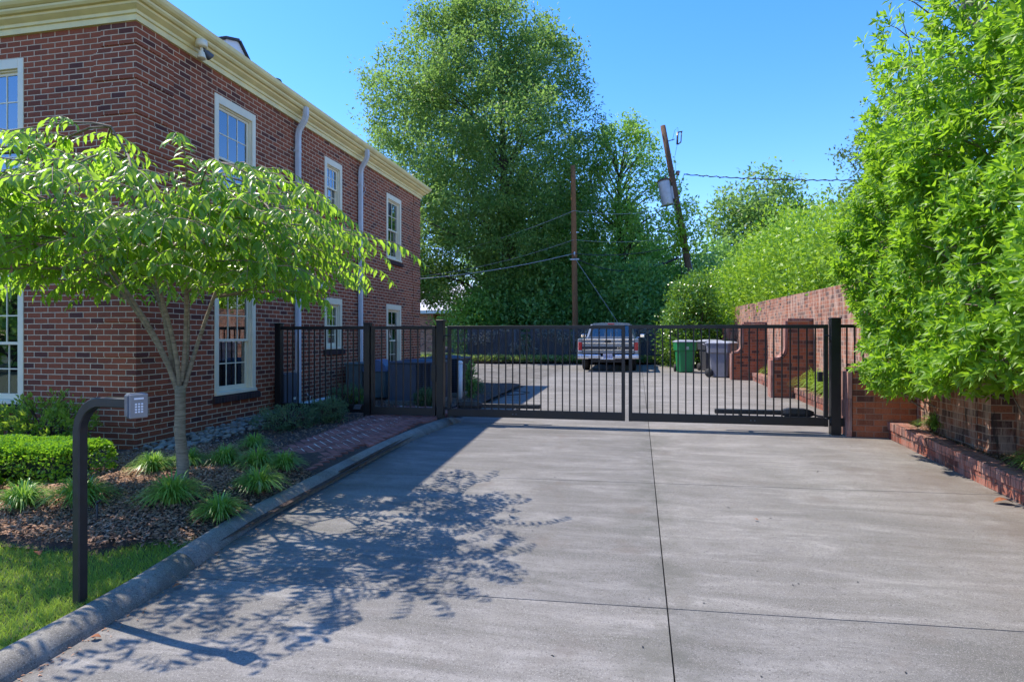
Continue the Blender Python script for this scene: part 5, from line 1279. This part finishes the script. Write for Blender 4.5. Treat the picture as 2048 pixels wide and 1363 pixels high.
tag(leaves('planter_mulch', np.stack([x, y, z], 1), rdir(n)*np.array([1, 1, .3]), rdir(n)*.5+np.array([0, 0, 1]), .03, .012, M['chip'], CH), 'brown mulch in the planter under the big shrub', 'mulch', kind='stuff')
# river stones at the foot of the side wall (heaped, uncountable)
m = MB()
for i in range(330):
    y = RS.uniform(6.0, 8.7); x = HX+.03+RS.rand()*(.62 if y < 8.2 else .4); r_ = RS.uniform(.022, .055); z = bedz(x, y)+RS.rand()*.045
    b = len(m.v); r_ *= .85; m.ellipsoid((0, 0, 0), (r_*RS.uniform(.9, 1.5), r_, r_*RS.uniform(.5, .75)), 9, 6); th = RS.rand()*6.28
    for q in range(b, len(m.v)):
        v = m.v[q]; m.v[q] = (x+v[0]*math.cos(th)-v[1]*math.sin(th), y+v[0]*math.sin(th)+v[1]*math.cos(th), z+v[2])
tag(m.build('river_stones', M['stone'], uvs=False, recalc=False), 'grey rounded river stones heaped along the foot of the side wall', 'stones', kind='stuff')
# small stake in the mulch
tag(MB().tube([(-3.83, 3.70, .15), (-3.825, 3.70, .42)], .006, 6).tube([(-3.83, 3.70, .40), (-3.80, 3.70, .43)], .008, 5).build('garden_stake', M['blacktrim']), 'thin black stake standing in the mulch right of the keypad pedestal', 'stake')
# fallen leaves
def fallen(x, y, z, s, rz, lab):
    m = MB(); n = 7; V = []
    for i in range(n):
        t = i/(n-1); wd = s*.30*math.sin(math.pi*(t*.92+.04)); zc = .012+.02*math.sin(t*3)*s*8
        for sg in (-1, 0, 1): V.append((s*(t-.5), sg*wd, zc+abs(sg)*.25*wd))
    F = [(3*i+j, 3*i+j+1, 3*i+4+j, 3*i+3+j) for i in range(n-1) for j in (0, 1)]
    V = [(x+a*math.cos(rz)-b*math.sin(rz), y+a*math.sin(rz)+b*math.cos(rz), z+c) for a, b, c in V]
    m.add(V, F, True); tag(m.build('fallen_leaf', M['leafdead'], uvs=False), lab, 'fallen leaf', 'dry fallen leaves')
fallen(3.0, 5.82, gz(5.82), .15, .1, 'large dry brown leaf on the concrete near the brick planter')
fallen(-2.68, 3.14, gz(3.14), .06, 1.0, 'orange dry leaf at the foot of the curb')
fallen(-2.66, 2.56, gz(2.56), .055, .3, 'small reddish leaf on the drive below the keypad pedestal')
fallen(-4.3, 3.1, gz(3.1)+.12, .07, .6, 'pale dry leaf lying in the lawn grass')
fallen(-3.7, 3.15, gz(3.15)+.12, .08, 2.6, 'dry leaf in the grass just behind the keypad pedestal')
fallen(.9, 5.0, gz(5.0), .035, 2.6, 'tiny dark leaf on the open concrete')
n = 90; x = RS.uniform(-2.4, 3.0, n); y = RS.uniform(2.2, 8.5, n); z = np.array([gz(b) for b in y])+.003
tag(leaves('drive_litter', np.stack([x, y, z], 1), rdir(n)*np.array([1, 1, .1]), rdir(n)*.2+np.array([0, 0, 1]), .008+.02*RS.rand(n)**3, .008, M['blacktrim'], CH), 'tiny dark specks of litter scattered over the open concrete', 'litter', kind='stuff')
# debris specks in the gutter line
n = 420; y = RS.uniform(2.2, 8.6, n); x = np.array([curbx(b) for b in y])+.01+.10*RS.rand(n)**2; z = np.array([gz(b) for b in y])+.004
tag(leaves('gutter_debris', np.stack([x, y, z], 1), rdir(n)*np.array([1, 1, .2]), rdir(n)*.3+np.array([0, 0, 1]), .016, .006, M['chip'], CH), 'bits of bark and dirt gathered along the foot of the curb', 'debris', kind='stuff')
# trees across the street behind the camera, reflected by the front windows
for (x, y, lab) in ((-36, -17, 'nearest street tree reflected in the front windows'), (-44, -22, 'middle street tree reflected in the front windows'), (-54, -25, 'farthest street tree reflected in the front windows')):
    tree('street_tree', lab, (x, y, -.7), [(1.5, 3), (4, 4.5), (8, 4), (11, 1)], 120, 1.4, 45, .45, M['l_maple'], .3, group='trees across the street', limbs=15)
